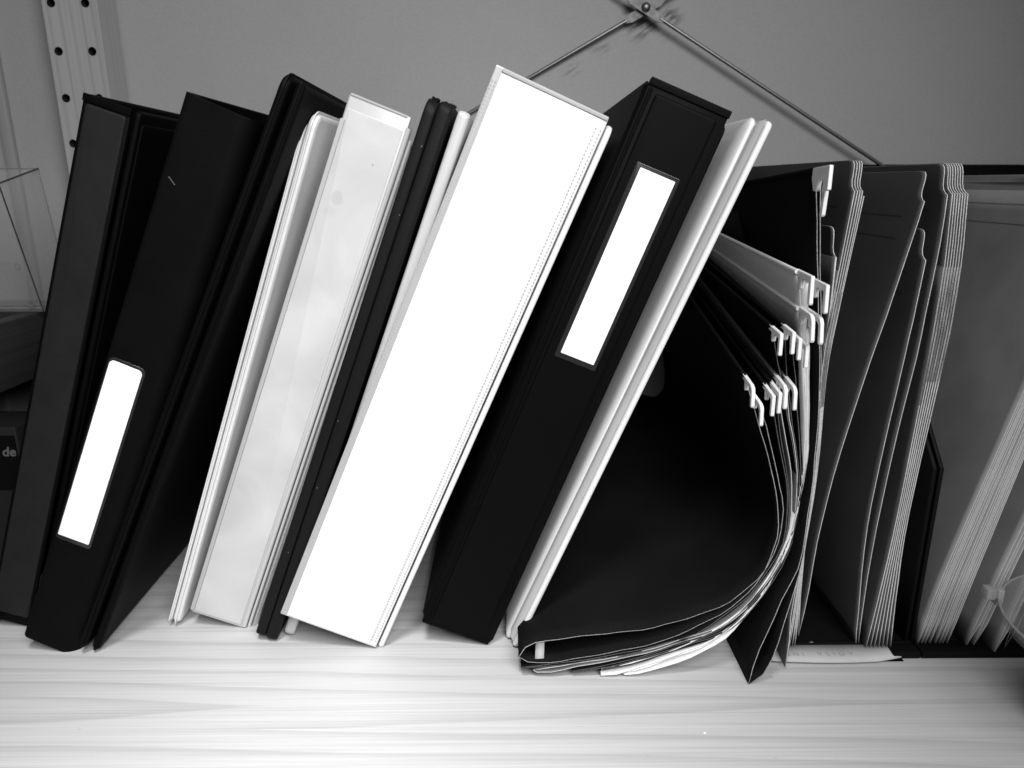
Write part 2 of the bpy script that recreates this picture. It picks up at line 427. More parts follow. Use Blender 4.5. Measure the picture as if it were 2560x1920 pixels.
frame = empty('shelf_side_frame', (-.315, .42, -.8))
tag(frame, 'pale wooden shelf upright with two rows of drilled peg holes beside the slate binder', 'shelf frame')
def in_world(o, parent):
    o.parent = parent; o.matrix_parent_inverse = Matrix.Translation(-parent.location); return o
def post(y0, y1):
    # upright with real bored peg holes: front sheet of square cells, each with a ten-sided bore
    x0, x1, z0, z1 = -.3355, -.2955, -.8, 1.0
    bm = box_bm(x0, x1, y0 + .0001, y1, z0, z1)
    bmesh.ops.delete(bm, geom=[f for f in bm.faces if f.calc_center_median().y < y0 + .001], context='FACES_ONLY')
    pitch = .0323; zc = [.3695 + pitch * k for k in range(-14, 8)]
    cols = (-.3287, -.3040); h = .0075; n = 16; r = .0031
    y = y0 + .0001
    def quad(a, b, c, d):
        bm.faces.new([bm.verts.new((p, y, q)) for p, q in ((a, c), (b, c), (b, d), (a, d))])
    zprev = z0
    for z in zc:
        quad(x0, x1, zprev, z - h)
        xs = [x0, cols[0] - .0062, cols[0] + h, cols[1] - h, cols[1] + .0062, x1]
        for i in (0, 2, 4):
            quad(xs[i], xs[i + 1], z - h, z + h)
        for c, xa, xb in ((cols[0], xs[1], xs[2]), (cols[1], xs[3], xs[4])):
            sq = lambda v: max(-1.0, min(1.0, v * 1.41422))
            ang = [2 * math.pi * k / n for k in range(n)]
            outer = [(c + sq(math.cos(t)) * ((xb - c) if math.cos(t) > 0 else (c - xa)), z + sq(math.sin(t)) * h) for t in ang]
            ov = [bm.verts.new((p, y, q)) for p, q in outer]
            rv = [bm.verts.new((c + r * math.cos(t), y, z + r * math.sin(t))) for t in ang]
            bv = [bm.verts.new((c + r * math.cos(t), y + .016, z + r * math.sin(t))) for t in ang]
            for k in range(n):
                k2 = (k + 1) % n
                bm.faces.new((ov[k], ov[k2], rv[k2], rv[k])); bm.faces.new((rv[k], rv[k2], bv[k2], bv[k]))
            bm.faces.new(bv)
        zprev = z + h
    quad(x0, x1, zprev, z1)
    bmesh.ops.remove_doubles(bm, verts=bm.verts, dist=.00005)
    for f in bm.faces:
        c = f.calc_center_median(); f.material_index = 1 if y0 + .003 < c.y < y0 + .0165 and x0 + .003 < c.x < x1 - .003 else 0
    o = from_bm('post', bm, [M['post'], M['hole']], None, 0); o['ring_centre'] = -.6; o['ring_rate'] = 5.0
    return in_world(o, frame)
post(.576, .603)
post(.19, .217)
def zpine(o):
    return o
in_world(box('rung', -.3300, -.3180, .217, .576, .1160, .1588, M['rung'], None, .0015), frame)['ring_rate'] = 5.0
in_world(box('rung', -.3300, -.3180, .217, .576, -.30, -.257, M['rung'], None, .0015), frame)

brace = empty('cross_brace', (.108, .597, .3705))
tag(brace, 'thin steel cross brace with a riveted hub on the back wall', 'shelf brace')
def bpart(name, bm, m): return in_world(from_bm(name, bm, m), brace)
hub = Vector((.1075, .5955, .3705))
e1, e2 = Vector((.3075, .594, .2545)), Vector((.0210, .599, .3235))
d1 = (e1 - hub).normalized(); d2 = (e2 - hub).normalized()
bpart('rod', tube_bm(hub + d1 * .0135, hub + d1 * .62, .0014, 14), M['metal'])
bpart('rod', tube_bm(hub + d2 * .0150 + Vector((0, .0035, 0)), hub + d2 * .62, .0014, 14), M['metal'])
bpart('rod', tube_bm(hub - d1 * .0135, hub - d1 * .5, .0014, 14), M['metal'])
bpart('rod', tube_bm(hub - d2 * .0150 + Vector((0, .0035, 0)), hub - d2 * .5, .0014, 14), M['metal'])
def strap(d, dy, wid):
    # flattened middle of a brace rod: a thin strip along d
    side = Vector((d.z, 0, -d.x)).normalized()
    bm = bmesh.new(); ring = []
    for s, ww in ((-.0165, .5), (-.012, 1), (.012, 1), (.0165, .5)):
        ring.append([bm.verts.new(hub + d * s + side * wid * ww * k + Vector((0, dy + t, 0))) for k, t in ((-1, 0), (1, 0), (1, .0014), (-1, .0014))])
    for a, b in zip(ring, ring[1:]):
        for i in range(4): bm.faces.new((a[i], a[(i + 1) % 4], b[(i + 1) % 4], b[i]))
    bm.faces.new(ring[0]); bm.faces.new(ring[-1][::-1])
    return bm
bpart('flat_plate', strap(d1, -.001, .0032), M['metal_dull'])
bpart('flat_plate', strap(d2, .0024, .0032), M['metal_dull'])
rv = lathe_bm([(.0036, 0), (.0035, .0006), (.0029, .0014), (.0018, .0021), (.0004, .0024)], 20)
bmesh.ops.rotate(rv, verts=rv.verts, matrix=Matrix.Rotation(R(90), 3, 'X')); bmesh.ops.translate(rv, verts=rv.verts, vec=hub + Vector((.0, -.0011, .001)))
bpart('rivet', rv, M['metal'])

# ------------------------------------------------------------------ binders
def root(name, x, y, lean, yaw, label, cat, group='binders leaning in the row'):
    o = empty(name, (x, y, 0), (0, R(lean), R(yaw)))
    return tag(o, label, cat, group)

# A: slate-grey padded binder
r = root('ring_binder', -.2715, .3545, 19.3, 1.5, 'slate grey binder with a plain padded spine at the left end of the row', 'binder')
W, H = .0222, .2936
box('spine', -W, 0, .0012, .0034, 0, H, M['black_vinyl'], r, .0009)
facing('spine_panel', -W + .0022, -.0012, .0065, H - .0042, .0013, .0017, M['slate'], r, .0015, .0011)
cover('cover', -W, .0026, .0034, .262, 0, H, M['black_vinyl'], r)
cover('cover', .0006, .0030, .0030, .262, 0, H, M['black_vinyl'], r, (.003,) * 4)
facing('weld_border', -W, .0, H - .0036, H, .0012, .0006, M['black_vinyl'], r, .0004, .0003)
cover('cover_panel', .0034, .0014, .0052, .255, .006, H - .0055, M['black_vinyl'], r, (.002,) * 4, .0012)

# B: soft black binder with a white label
r = root('ring_binder', -.2328, .3330, 23.9, 0, 'black binder with a rounded soft spine and a white label low on it', 'binder')
W, H = .0282, .2955
sp = plate_bm((-W, .0012), (0, 1), [(0, 0), (0, 1)], (0,) * 4, (U, D, L_))
sp.free()
bm = bmesh.new(); rows = []
prof = []
for t in range(9):
    a = math.pi / 2 * t / 8
    prof.append((.0012 - .0062 * (1 - math.sin(a)) * 1.0 + .0, .0062 * (1 - math.cos(a)) if False else 0))
arc = [(.0032, .260), (.0032, .0075)] + [(.0032 - .0075 * (1 - math.cos(R(9 * k))), .0075 - .0075 * math.sin(R(9 * k))) for k in range(1, 11)]
arc += [(-W + .0028, 0)] + [(-W + .0028 - .0028 * math.sin(R(18 * k)), .0028 - .0028 * math.cos(R(18 * k))) for k in range(1, 6)] + [(-W, .260)]
inner = [(-W + .0025, .260), (-W + .0025, .0035), (.0002, .0035), (.0002, .260)]
def zfun(u, d, top):
    s = (u + W) / (W + .003)
    if top: return H - .0016 * math.sin(s * math.pi * 1.0) ** 2 + (.0008 if s < .1 else 0) + (.0014 * min(max((s - .72) / .28, 0), 1) if d < .02 else .0014 * (s > .5))
    return -.0002 - .0035 * math.sin(min(max(s, 0), 1) * math.pi) * (1 if d < .01 else .0) + (.003 * (s > .95))
lo = [bm.verts.new((u, d, max(zfun(u, d, 0), -.003))) for u, d in arc + inner]
hi = [bm.verts.new((u, d, zfun(u, d, 1))) for u, d in arc + inner]
k = len(lo)
for i in range(k): bm.faces.new((lo[i], lo[(i + 1) % k], hi[(i + 1) % k], hi[i]))
bm.faces.new(lo[::-1]); bm.faces.new(hi)
from_bm('casing', bm, M['black_soft'], r)
from_bm('scuff', tube_bm((-.0242, -.0000, .2590), (-.0206, -.0000, .2566), .00018, 6), M['print_dim'], r)
facing('label_holder', -.0262, -.0082, .0636, .1684, .0002, .0005, M['pocket'], r, (.0016, .0016, .003, .003), .0003)
facing('label', -.0254, -.0094, .0662, .1668, -.0003, .0004, M['card'], r, (.0006, .0006, .0022, .0022), .0002)

# C: tall thin black binder, free edges forward
r = root('ring_binder', -.2192, .3292, 25.2, 1, 'tallest thin black binder whose open cover edges face out beside the label binder', 'binder')
H = .3165
cover('cover', -.0112, .0046, 0, .262, 0, H, M['black_vinyl'], r, (.004, .004, .004, .0075), .0022, .0012, .0010)
cover('cover', -.0050, .0046, .0018, .262, 0, H - .001, M['black_vinyl'], r, (.003, .003, .003, .0015), .0022, .0012, .0010)
box('spine', -.0112, -.0004, .262, .2645, .001, H - .001, M['black_vinyl'], r, .0006)
box('paper_block', -.0064, -.0052, .010, .255, .006, H - .012, M['black_card'], r)

# D: thin white binder
r = root('ring_binder', -.1868, .3535, 20.1, 0, 'thin white binder with rounded corners against the tall thin black binder', 'binder')
H = .2938
cover('cover', -.0066, .0019, .0006, .222, 0, H - .002, M['white_gloss'], r, (.004, .004, .004, .0095), .0008, .0016, .0005)
cover('cover', -.0043, .0046, 0, .222, 0, H, M['white_gloss'], r, (.005, .005, .004, .0085), .0026, .0017, .0006)
box('spine', -.0066, .0, .222, .224, .002, H - .002, M['white_gloss'], r, .0005)

# E: white view binder with old insert
r = root('ring_binder', -.1498, .3530, 21.3, 0, 'white binder with a scuffed paper insert and stain on its spine', 'binder')
W, H = .0306, .2932
box('spine', -W + .001, .0, .0010, .0030, 0, H, M['white_vinyl'], r, .0006)
cover('cover', -W, .0026, .0030, .222, 0, H, M['white_vinyl'], r)
facing('weld_strip', -W, -W + .0022, .0015, H - .0120, .0010, .0006, M['seam'], r, .0004, .0002)
facing('spine_insert', -W + .0024, -.0016, .0018, H - .0068, .0010, .0005, M['insert_old'], r, .0004, .0002)
facing('sleeve_lip', -W + .0012, -.0016, H - .0010, H + .0002, .0016, .0010, M['seam'], r, .0003, .0003)
for u, rad, dd in ((.0005, .0013, .0014), (.0030, .0009, .0022)):
    bm = tube_bm((u, dd, .0014), (u, dd, H - .004 - u * 2), rad, 12); from_bm('hinge_fold', bm, M['white_vinyl'], r)
cover('cover', .0038, .0030, .0024, .222, -.0008, H - .0010, M['white_vinyl'], r, (.003, .003, .004, .0075), .0012, .0012, .0005)

# F: thin black binder, free edges forward
r = root('ring_binder', -.1270, .3396, 20.6, 0, 'thin black binder with rounded cover edges between two white binders', 'binder')
H = .2962
cover('cover', -.0118, .0054, .0006, .222, 0, H, M['charcoal'], r, (.004, .004, .004, .0078), .0008)
cover('cover', -.0060, .0064, 0, .222, 0, H + .0005, M['charcoal'], r, (.004, .004, .004, .0050), .0010)
bm = bmesh.new()
for k, (u, dd) in enumerate(((-.0095, .0052), (-.0075, .0045), (-.0035, .0050), (-.0012, .0056), (.0002, .0060))):
    tube_bm((u - .0003, dd, H + .0001), (u + .0003, dd + .003, H + .0001), .0007, 8, bm)
from_bm('vinyl_burr', bm, M['charcoal'], r)
box('spine', -.0118, .0004, .222, .2245, .001, H - .001, M['charcoal'], r, .0006)

# G: thin white binder set back between F and H
r = root('ring_binder', -.1185, .3440, 20.7, 0, 'thin white binder half hidden between the rounded black binder and widest white binder', 'binder')
H = .2930
cover('cover', -.0058, .0058, 0, .222, 0, H, M['white_vinyl'], r, (.004, .004, .004, .003), .0013)
box('spine', -.0056, -.0002, .222, .2242, .002, H - .002, M['white_vinyl'], r, .0005)

# H: widest white view binder
r = root('ring_binder', -.0686, .3328, 23.4, 0, 'widest white binder with a blank bright spine in the middle of the row', 'binder')
W, H = .0565, .2951
box('spine', -W, -.0022, .0010, .0032, 0, H, M['white_gloss'], r, .0006)
cover('cover', -W, .0028, .0032, .262, 0, H, M['white_gloss'], r)
cover('cover', -.0014, .0030, .0018, .262, -.0006, H - .0025, M['white_gloss'], r, (.003, .003, .003, .006), .0012)
facing('weld_strip', -W + .0002, -W + .0034, .0008, H - .0006, .0010, .0005, M['seam'], r, .0005, .0002)
facing('spine_insert', -W + .0037, -.0066, .0014, H - .0030, .0010, .0006, M['insert'], r, .0004, .0002)
facing('sleeve_lip', -W + .0034, -.0024, H - .0020, H - .0002, .0010, .0007, M['seam'], r, .0004, .0003)
facing('weld_strip', -.0062, -.0026, .0012, H - .0040, .0010, .0005, M['white_gloss'], r, .0005, .0002)
def seam(u, dd, pitch=.0017, rad=.0003):
    bm = bmesh.new(); l = .004
    while l < H - .006:
        box_bm(u - rad, u + rad, dd - .00035, dd + .0003, l, l + pitch * .5, 0, 1, bm); l += pitch
    o = from_bm('weld_stitches', bm, M['seam'], r, 0); o['kind'] = 'stuff'
seam(-.0058, .0006); seam(-.0036, .0006); seam(-W + .0010, .0006); seam(-W + .0024, .0006)

# I: black binder with a tall white label
r = root('ring_binder', -.0086, .3345, 21.9, -.5, 'black binder with a long white label in a pocket high on its spine', 'binder')
W, H = .0398, .2950
box('spine', -W, -.0010, .0014, .0034, 0, H, M['black_gloss'], r, .0008)
facing('spine_panel', -W + .0046, -.0052, .0040, H - .0055, .0015, .0014, M['black_gloss'], r, .0015, .0014)
cover('cover', -W - .0010, .0030, .0040, .262, .001, H, M['black_gloss'], r, (.003, .003, .003, .010), .0012, .0012, .0006)
cover('cover', -.0020, .0030, .0030, .262, -.0004, H - .004, M['black_gloss'], r, (.003, .003, .003, .006), .0012, .0012, .0006)
facing('weld_border', -W + .0002, -.0006, H - .0032, H + .0002, .0015, .0008, M['black_gloss'], r, .0004, .0004)
facing('hinge_rib', -W + .0010, -W + .0028, .002, H - .004, .0015, .0010, M['black_gloss'], r, .0008, .0008)
facing('label_holder', -.0310, -.0096, .1640, .2604, .0002, .0003, M['pocket'], r, .0006, .0002)
facing('label', -.0287, -.0114, .1666, .2586, -.00005, .0004, M['card'], r, .0004, .0001)

# J, K: two thin white binders
r = root('ring_binder', .0027, .3402, 22.4, 0, 'thin white binder close against the black binder with the long label', 'binder')
H = .2940
edge_board('cover', -.0052, [(.0080, 0), (.0042, .0010), (.0020, .0018), (.0006, .0026), (0, .0032), (.0001, .0044), (.0005, .0049), (.0012, .0052)], .262, H, M['white_gloss'], .0048, r)
box('spine', -.0050, 0, .2622, .2644, .002, H - .002, M['white_vinyl'], r, .0005)
r = root('ring_binder', .0063, .3328, 22.8, 0, 'outermost thin white binder beside the sagging hanging folders', 'binder')
H = .2936
edge_board('cover', -.0060, [(.0060, 0), (.0036, .0007), (.0022, .0024), (.0019, .0026)], .262, H + .001, M['white_vinyl'], .0022, r)
edge_board('cover', -.0033, [(.0020, 0), (.0006, .0003), (0, .0010), (0, .0022), (.0004, .0030), (.0012, .0033)], .262, H - .0012, M['white_gloss'], .0035, r)
box('spine', -.0060, 0, .2622, .2644, .002, H - .002, M['white_vinyl'], r, .0005)

# ------------------------------------------------------------------ folders
P={
'F1':[(0.1180,0.3350,0.1523),(0.1197,0.3350,0.1467),(0.1217,0.3350,0.1409),(0.1240,0.3350,0.1349),(0.1262,0.3350,0.1289),(0.1285,0.3350,0.1228),(0.1307,0.3350,0.1171),(0.1329,0.3350,0.1109),(0.1348,0.3350,0.1051),(0.1369,0.3349,0.0984),(0.1384,0.3343,0.0922),(0.1396,0.3333,0.0858),(0.1402,0.3320,0.0803),(0.1403,0.3304,0.0744),(0.1395,0.3287,0.0690),(0.1376,0.3268,0.0635),(0.1356,0.3250,0.0585),(0.1327,0.3231,0.0533),(0.1288,0.3215,0.0490),(0.1242,0.3201,0.0452),(0.1194,0.3188,0.0417),(0.1144,0.3177,0.0385),(0.1092,0.3168,0.0359),(0.1037,0.3161,0.0340),(0.0978,0.3155,0.0323),(0.0923,0.3150,0.0306),(0.0864,0.3145,0.0290),(0.0807,0.3141,0.0276),(0.0753,0.3137,0.0263),(0.0689,0.3134,0.0252),(0.0633,0.3132,0.0246),(0.0570,0.3131,0.0240),(0.0507,0.3129,0.0235),(0.0448,0.3128,0.0230),(0.0385,0.3126,0.0223),(0.0331,0.3125,0.0216),(0.0270,0.3123,0.0209),(0.0214,0.3121,0.0202),(0.0153,0.3119,0.0191),(0.0100,0.3114,0.0169),(0.0067,0.3105,0.0121),(0.0113,0.3101,0.0090),(0.0161,0.3100,0.0086),(0.0229,0.3100,0.0089),(0.0286,0.3101,0.0096),(0.0344,0.3103,0.0105),(0.0408,0.3104,0.0116),(0.0472,0.3106,0.0128),(0.0531,0.3108,0.0138),(0.0594,0.3110,0.0150),(0.0656,0.3112,0.0162),(0.0712,0.3115,0.0174),(0.0764,0.3117,0.0187),(0.0822,0.3122,0.0204),(0.0873,0.3127,0.0224),(0.0928,0.3133,0.0248),(0.0983,0.3140,0.0272),(0.1040,0.3148,0.0298),(0.1092,0.3156,0.0324),(0.1145,0.3166,0.0356),(0.1192,0.3178,0.0388),(0.1236,0.3191,0.0425),(0.1276,0.3206,0.0466),(0.1314,0.3223,0.0511),(0.1347,0.3240,0.0558),(0.1376,0.3260,0.0610),(0.1399,0.3278,0.0664),(0.1416,0.3296,0.0718),(0.1424,0.3313,0.0774),(0.1427,0.3326,0.0825),(0.1419,0.3339,0.0890),(0.1406,0.3346,0.0940),(0.1388,0.3350,0.1006),(0.1365,0.3350,0.1078),(0.1345,0.3350,0.1144),(0.1326,0.3350,0.1205),(0.1306,0.3350,0.1267),(0.1285,0.3350,0.1318),(0.1257,0.3350,0.1374),(0.1226,0.3350,0.1429)],
'F2':[(0.1283,0.3350,0.1476),(0.1318,0.3350,0.1402),(0.1341,0.3350,0.1320),(0.1363,0.3350,0.1232),(0.1387,0.3350,0.1148),(0.1411,0.3350,0.1067),(0.1435,0.3349,0.0980),(0.1447,0.3339,0.0895),(0.1449,0.3323,0.0812),(0.1442,0.3301,0.0734),(0.1424,0.3278,0.0661),(0.1388,0.3253,0.0592),(0.1341,0.3229,0.0527),(0.1293,0.3207,0.0468),(0.1241,0.3187,0.0413),(0.1178,0.3169,0.0365),(0.1110,0.3154,0.0317),(0.1037,0.3139,0.0270),(0.0966,0.3128,0.0231),(0.0888,0.3121,0.0203),(0.0811,0.3117,0.0184),(0.0734,0.3113,0.0165),(0.0658,0.3109,0.0148),(0.0578,0.3107,0.0132),(0.0497,0.3104,0.0118),(0.0413,0.3102,0.0104),(0.0328,0.3101,0.0091),(0.0252,0.3100,0.0081),(0.0155,0.3098,0.0070),(0.0081,0.3098,0.0065),(0.0098,0.3097,0.0058),(0.0182,0.3098,0.0064),(0.0272,0.3099,0.0074),(0.0352,0.3100,0.0085),(0.0438,0.3102,0.0098),(0.0520,0.3103,0.0111),(0.0602,0.3106,0.0126),(0.0680,0.3108,0.0142),(0.0756,0.3112,0.0160),(0.0833,0.3116,0.0179),(0.0910,0.3120,0.0200),(0.0988,0.3129,0.0232),(0.1058,0.3140,0.0273),(0.1130,0.3155,0.0321),(0.1195,0.3170,0.0367),(0.1260,0.3189,0.0419),(0.1308,0.3208,0.0473),(0.1357,0.3231,0.0534),(0.1402,0.3256,0.0600),(0.1435,0.3280,0.0670),(0.1452,0.3304,0.0742),(0.1457,0.3325,0.0822),(0.1454,0.3341,0.0905),(0.1441,0.3349,0.0990),(0.1419,0.3350,0.1077),(0.1396,0.3350,0.1159),(0.1376,0.3350,0.1243),(0.1358,0.3350,0.1331),(0.1337,0.3350,0.1415),(0.1309,0.3350,0.1490)],
'F3':[(0.1334,0.3350,0.1523),(0.1349,0.3350,0.1451),(0.1364,0.3350,0.1379),(0.1379,0.3350,0.1310),(0.1399,0.3350,0.1242),(0.1418,0.3350,0.1171),(0.1437,0.3350,0.1100),(0.1455,0.3350,0.1024),(0.1467,0.3346,0.0948),(0.1470,0.3336,0.0873),(0.1469,0.3321,0.0806),(0.1461,0.3301,0.0735),(0.1445,0.3282,0.0675),(0.1415,0.3262,0.0616),(0.1383,0.3241,0.0560),(0.1344,0.3220,0.0503),(0.1305,0.3201,0.0453),(0.1259,0.3182,0.0400),(0.1209,0.3166,0.0354),(0.1156,0.3152,0.0311),(0.1096,0.3140,0.0273),(0.1035,0.3133,0.0247),(0.0969,0.3127,0.0226),(0.0900,0.3122,0.0205),(0.0835,0.3117,0.0184),(0.0767,0.3113,0.0164),(0.0700,0.3109,0.0146),(0.0632,0.3106,0.0130),(0.0563,0.3104,0.0116),(0.0495,0.3102,0.0103),(0.0425,0.3101,0.0091),(0.0352,0.3099,0.0080),(0.0283,0.3098,0.0070),(0.0211,0.3097,0.0058),(0.0140,0.3096,0.0044),(0.0160,0.3096,0.0033),(0.0234,0.3096,0.0036),(0.0290,0.3096,0.0046),(0.0370,0.3098,0.0064),(0.0428,0.3099,0.0076),(0.0500,0.3101,0.0090),(0.0576,0.3102,0.0104),(0.0649,0.3105,0.0119),(0.0717,0.3107,0.0136),(0.0788,0.3111,0.0156),(0.0850,0.3115,0.0176),(0.0912,0.3120,0.0196),(0.0981,0.3125,0.0217),(0.1047,0.3130,0.0239),(0.1108,0.3138,0.0266),(0.1167,0.3150,0.0304),(0.1220,0.3164,0.0348),(0.1269,0.3180,0.0395),(0.1316,0.3199,0.0448),(0.1354,0.3218,0.0497),(0.1392,0.3239,0.0555),(0.1424,0.3260,0.0611),(0.1455,0.3281,0.0670),(0.1476,0.3301,0.0733),(0.1490,0.3320,0.0800),(0.1494,0.3335,0.0869),(0.1493,0.3346,0.0940),(0.1487,0.3350,0.1014),(0.1475,0.3350,0.1088),(0.1459,0.3350,0.1162),(0.1439,0.3350,0.1232),(0.1417,0.3350,0.1302),(0.1403,0.3350,0.1372),(0.1391,0.3350,0.1444),(0.1380,0.3350,0.1517)],
'G1':[(0.1287,0.3350,0.1770),(0.1306,0.3350,0.1686),(0.1326,0.3350,0.1607),(0.1350,0.3350,0.1526),(0.1373,0.3350,0.1444),(0.1395,0.3350,0.1357),(0.1419,0.3350,0.1270),(0.1444,0.3350,0.1183),(0.1468,0.3350,0.1094),(0.1488,0.3350,0.1005),(0.1499,0.3343,0.0916),(0.1496,0.3327,0.0832),(0.1481,0.3307,0.0752),(0.1456,0.3283,0.0678),(0.1423,0.3257,0.0604),(0.1379,0.3232,0.0535),(0.1328,0.3206,0.0467),(0.1274,0.3183,0.0402),(0.1215,0.3162,0.0342),(0.1152,0.3145,0.0288),(0.1084,0.3132,0.0245),(0.1007,0.3124,0.0216),(0.0924,0.3119,0.0192),(0.0845,0.3113,0.0166),(0.0763,0.3108,0.0139),(0.0683,0.3104,0.0114),(0.0598,0.3101,0.0090),(0.0516,0.3098,0.0070),(0.0428,0.3097,0.0053),(0.0341,0.3096,0.0042),(0.0358,0.3096,0.0035),(0.0449,0.3097,0.0047),(0.0532,0.3098,0.0064),(0.0616,0.3100,0.0085),(0.0700,0.3103,0.0108),(0.0781,0.3107,0.0134),(0.0862,0.3112,0.0161),(0.0942,0.3118,0.0187),(0.1024,0.3123,0.0210),(0.1100,0.3131,0.0242),(0.1167,0.3144,0.0287),(0.1229,0.3162,0.0342),(0.1287,0.3183,0.0402),(0.1341,0.3207,0.0468),(0.1391,0.3232,0.0536),(0.1435,0.3258,0.0605),(0.1468,0.3284,0.0679),(0.1492,0.3307,0.0754),(0.1507,0.3328,0.0834),(0.1509,0.3343,0.0918),(0.1498,0.3350,0.1006),(0.1479,0.3350,0.1096),(0.1459,0.3350,0.1186),(0.1436,0.3350,0.1273),(0.1416,0.3350,0.1361),(0.1398,0.3350,0.1449),(0.1382,0.3350,0.1531),(0.1367,0.3350,0.1613),(0.1356,0.3350,0.1693),(0.1344,0.3350,0.1777)],
'G2':[(0.1379,0.3350,0.1746),(0.1393,0.3350,0.1669),(0.1408,0.3350,0.1592),(0.1424,0.3350,0.1518),(0.1438,0.3350,0.1439),(0.1450,0.3350,0.1357),(0.1465,0.3350,0.1275),(0.1480,0.3350,0.1192),(0.1494,0.3350,0.1108),(0.1507,0.3350,0.1022),(0.1515,0.3346,0.0940),(0.1513,0.3334,0.0863),(0.1502,0.3317,0.0789),(0.1482,0.3295,0.0714),(0.1458,0.3272,0.0646),(0.1421,0.3246,0.0573),(0.1381,0.3224,0.0513),(0.1333,0.3200,0.0449),(0.1283,0.3178,0.0389),(0.1228,0.3159,0.0333),(0.1170,0.3142,0.0281),(0.1108,0.3130,0.0239),(0.1038,0.3122,0.0207),(0.0963,0.3117,0.0186),(0.0886,0.3113,0.0163),(0.0809,0.3108,0.0137),(0.0732,0.3104,0.0112),(0.0656,0.3100,0.0089),(0.0578,0.3098,0.0068),(0.0499,0.3097,0.0050),(0.0483,0.3096,0.0037),(0.0562,0.3097,0.0055),(0.0636,0.3099,0.0072),(0.0717,0.3101,0.0095),(0.0791,0.3105,0.0120),(0.0869,0.3109,0.0147),(0.0945,0.3114,0.0171),(0.1021,0.3119,0.0192),(0.1093,0.3125,0.0220),(0.1157,0.3136,0.0260),(0.1216,0.3151,0.0309),(0.1273,0.3170,0.0366),(0.1323,0.3190,0.0423),(0.1372,0.3214,0.0487),(0.1415,0.3237,0.0549),(0.1454,0.3262,0.0617),(0.1482,0.3286,0.0687),(0.1503,0.3308,0.0756),(0.1518,0.3328,0.0833),(0.1524,0.3342,0.0910),(0.1519,0.3349,0.0991),(0.1509,0.3350,0.1073),(0.1496,0.3350,0.1159),(0.1483,0.3350,0.1241),(0.1470,0.3350,0.1324),(0.1458,0.3350,0.1407),(0.1448,0.3350,0.1484),(0.1437,0.3350,0.1565),(0.1425,0.3350,0.1641),(0.1413,0.3350,0.1717)],
'L1':[(0.1378,0.3350,0.2037),(0.1393,0.3350,0.1974),(0.1406,0.3350,0.1902),(0.1417,0.3350,0.1827),(0.1428,0.3350,0.1751),(0.1438,0.3350,0.1676),(0.1448,0.3350,0.1603),(0.1459,0.3350,0.1526),(0.1472,0.3350,0.1448),(0.1484,0.3350,0.1371),(0.1495,0.3350,0.1295),(0.1504,0.3350,0.1219),(0.1512,0.3350,0.1140),(0.1517,0.3350,0.1055),(0.1518,0.3348,0.0973),(0.1510,0.3340,0.0897),(0.1496,0.3325,0.0823),(0.1477,0.3306,0.0751),(0.1456,0.3285,0.0683),(0.1424,0.3262,0.0618),(0.1385,0.3239,0.0553),(0.1341,0.3216,0.0492),(0.1290,0.3194,0.0433),(0.1241,0.3175,0.0380),(0.1190,0.3158,0.0332),(0.1132,0.3145,0.0291),(0.1065,0.3133,0.0248),(0.0998,0.3124,0.0213),(0.0929,0.3116,0.0181),(0.0858,0.3110,0.0152),(0.0788,0.3106,0.0126),(0.0714,0.3102,0.0102),(0.0640,0.3100,0.0082),(0.0562,0.3098,0.0064),(0.0493,0.3097,0.0051),(0.0487,0.3095,0.0011),(0.0566,0.3095,0.0020),(0.0634,0.3096,0.0040),(0.0709,0.3098,0.0064),(0.0784,0.3101,0.0090),(0.0857,0.3105,0.0120),(0.0928,0.3109,0.0146),(0.0998,0.3113,0.0167),(0.1060,0.3121,0.0204),(0.1122,0.3134,0.0251),(0.1180,0.3147,0.0296),(0.1240,0.3163,0.0345),(0.1292,0.3181,0.0398),(0.1338,0.3202,0.0455),(0.1380,0.3224,0.0515),(0.1420,0.3249,0.0580),(0.1454,0.3271,0.0643),(0.1482,0.3294,0.0712),(0.1500,0.3314,0.0781),(0.1517,0.3332,0.0854),(0.1527,0.3344,0.0929),(0.1529,0.3350,0.1009),(0.1525,0.3350,0.1084),(0.1517,0.3350,0.1171),(0.1510,0.3350,0.1241),(0.1502,0.3350,0.1318),(0.1492,0.3350,0.1408),(0.1484,0.3350,0.1478),(0.1474,0.3350,0.1557),(0.1464,0.3350,0.1637),(0.1455,0.3350,0.1713),(0.1449,0.3350,0.1787),(0.1445,0.3350,0.1861),(0.1443,0.3350,0.1929),(0.1441,0.3350,0.1998)],
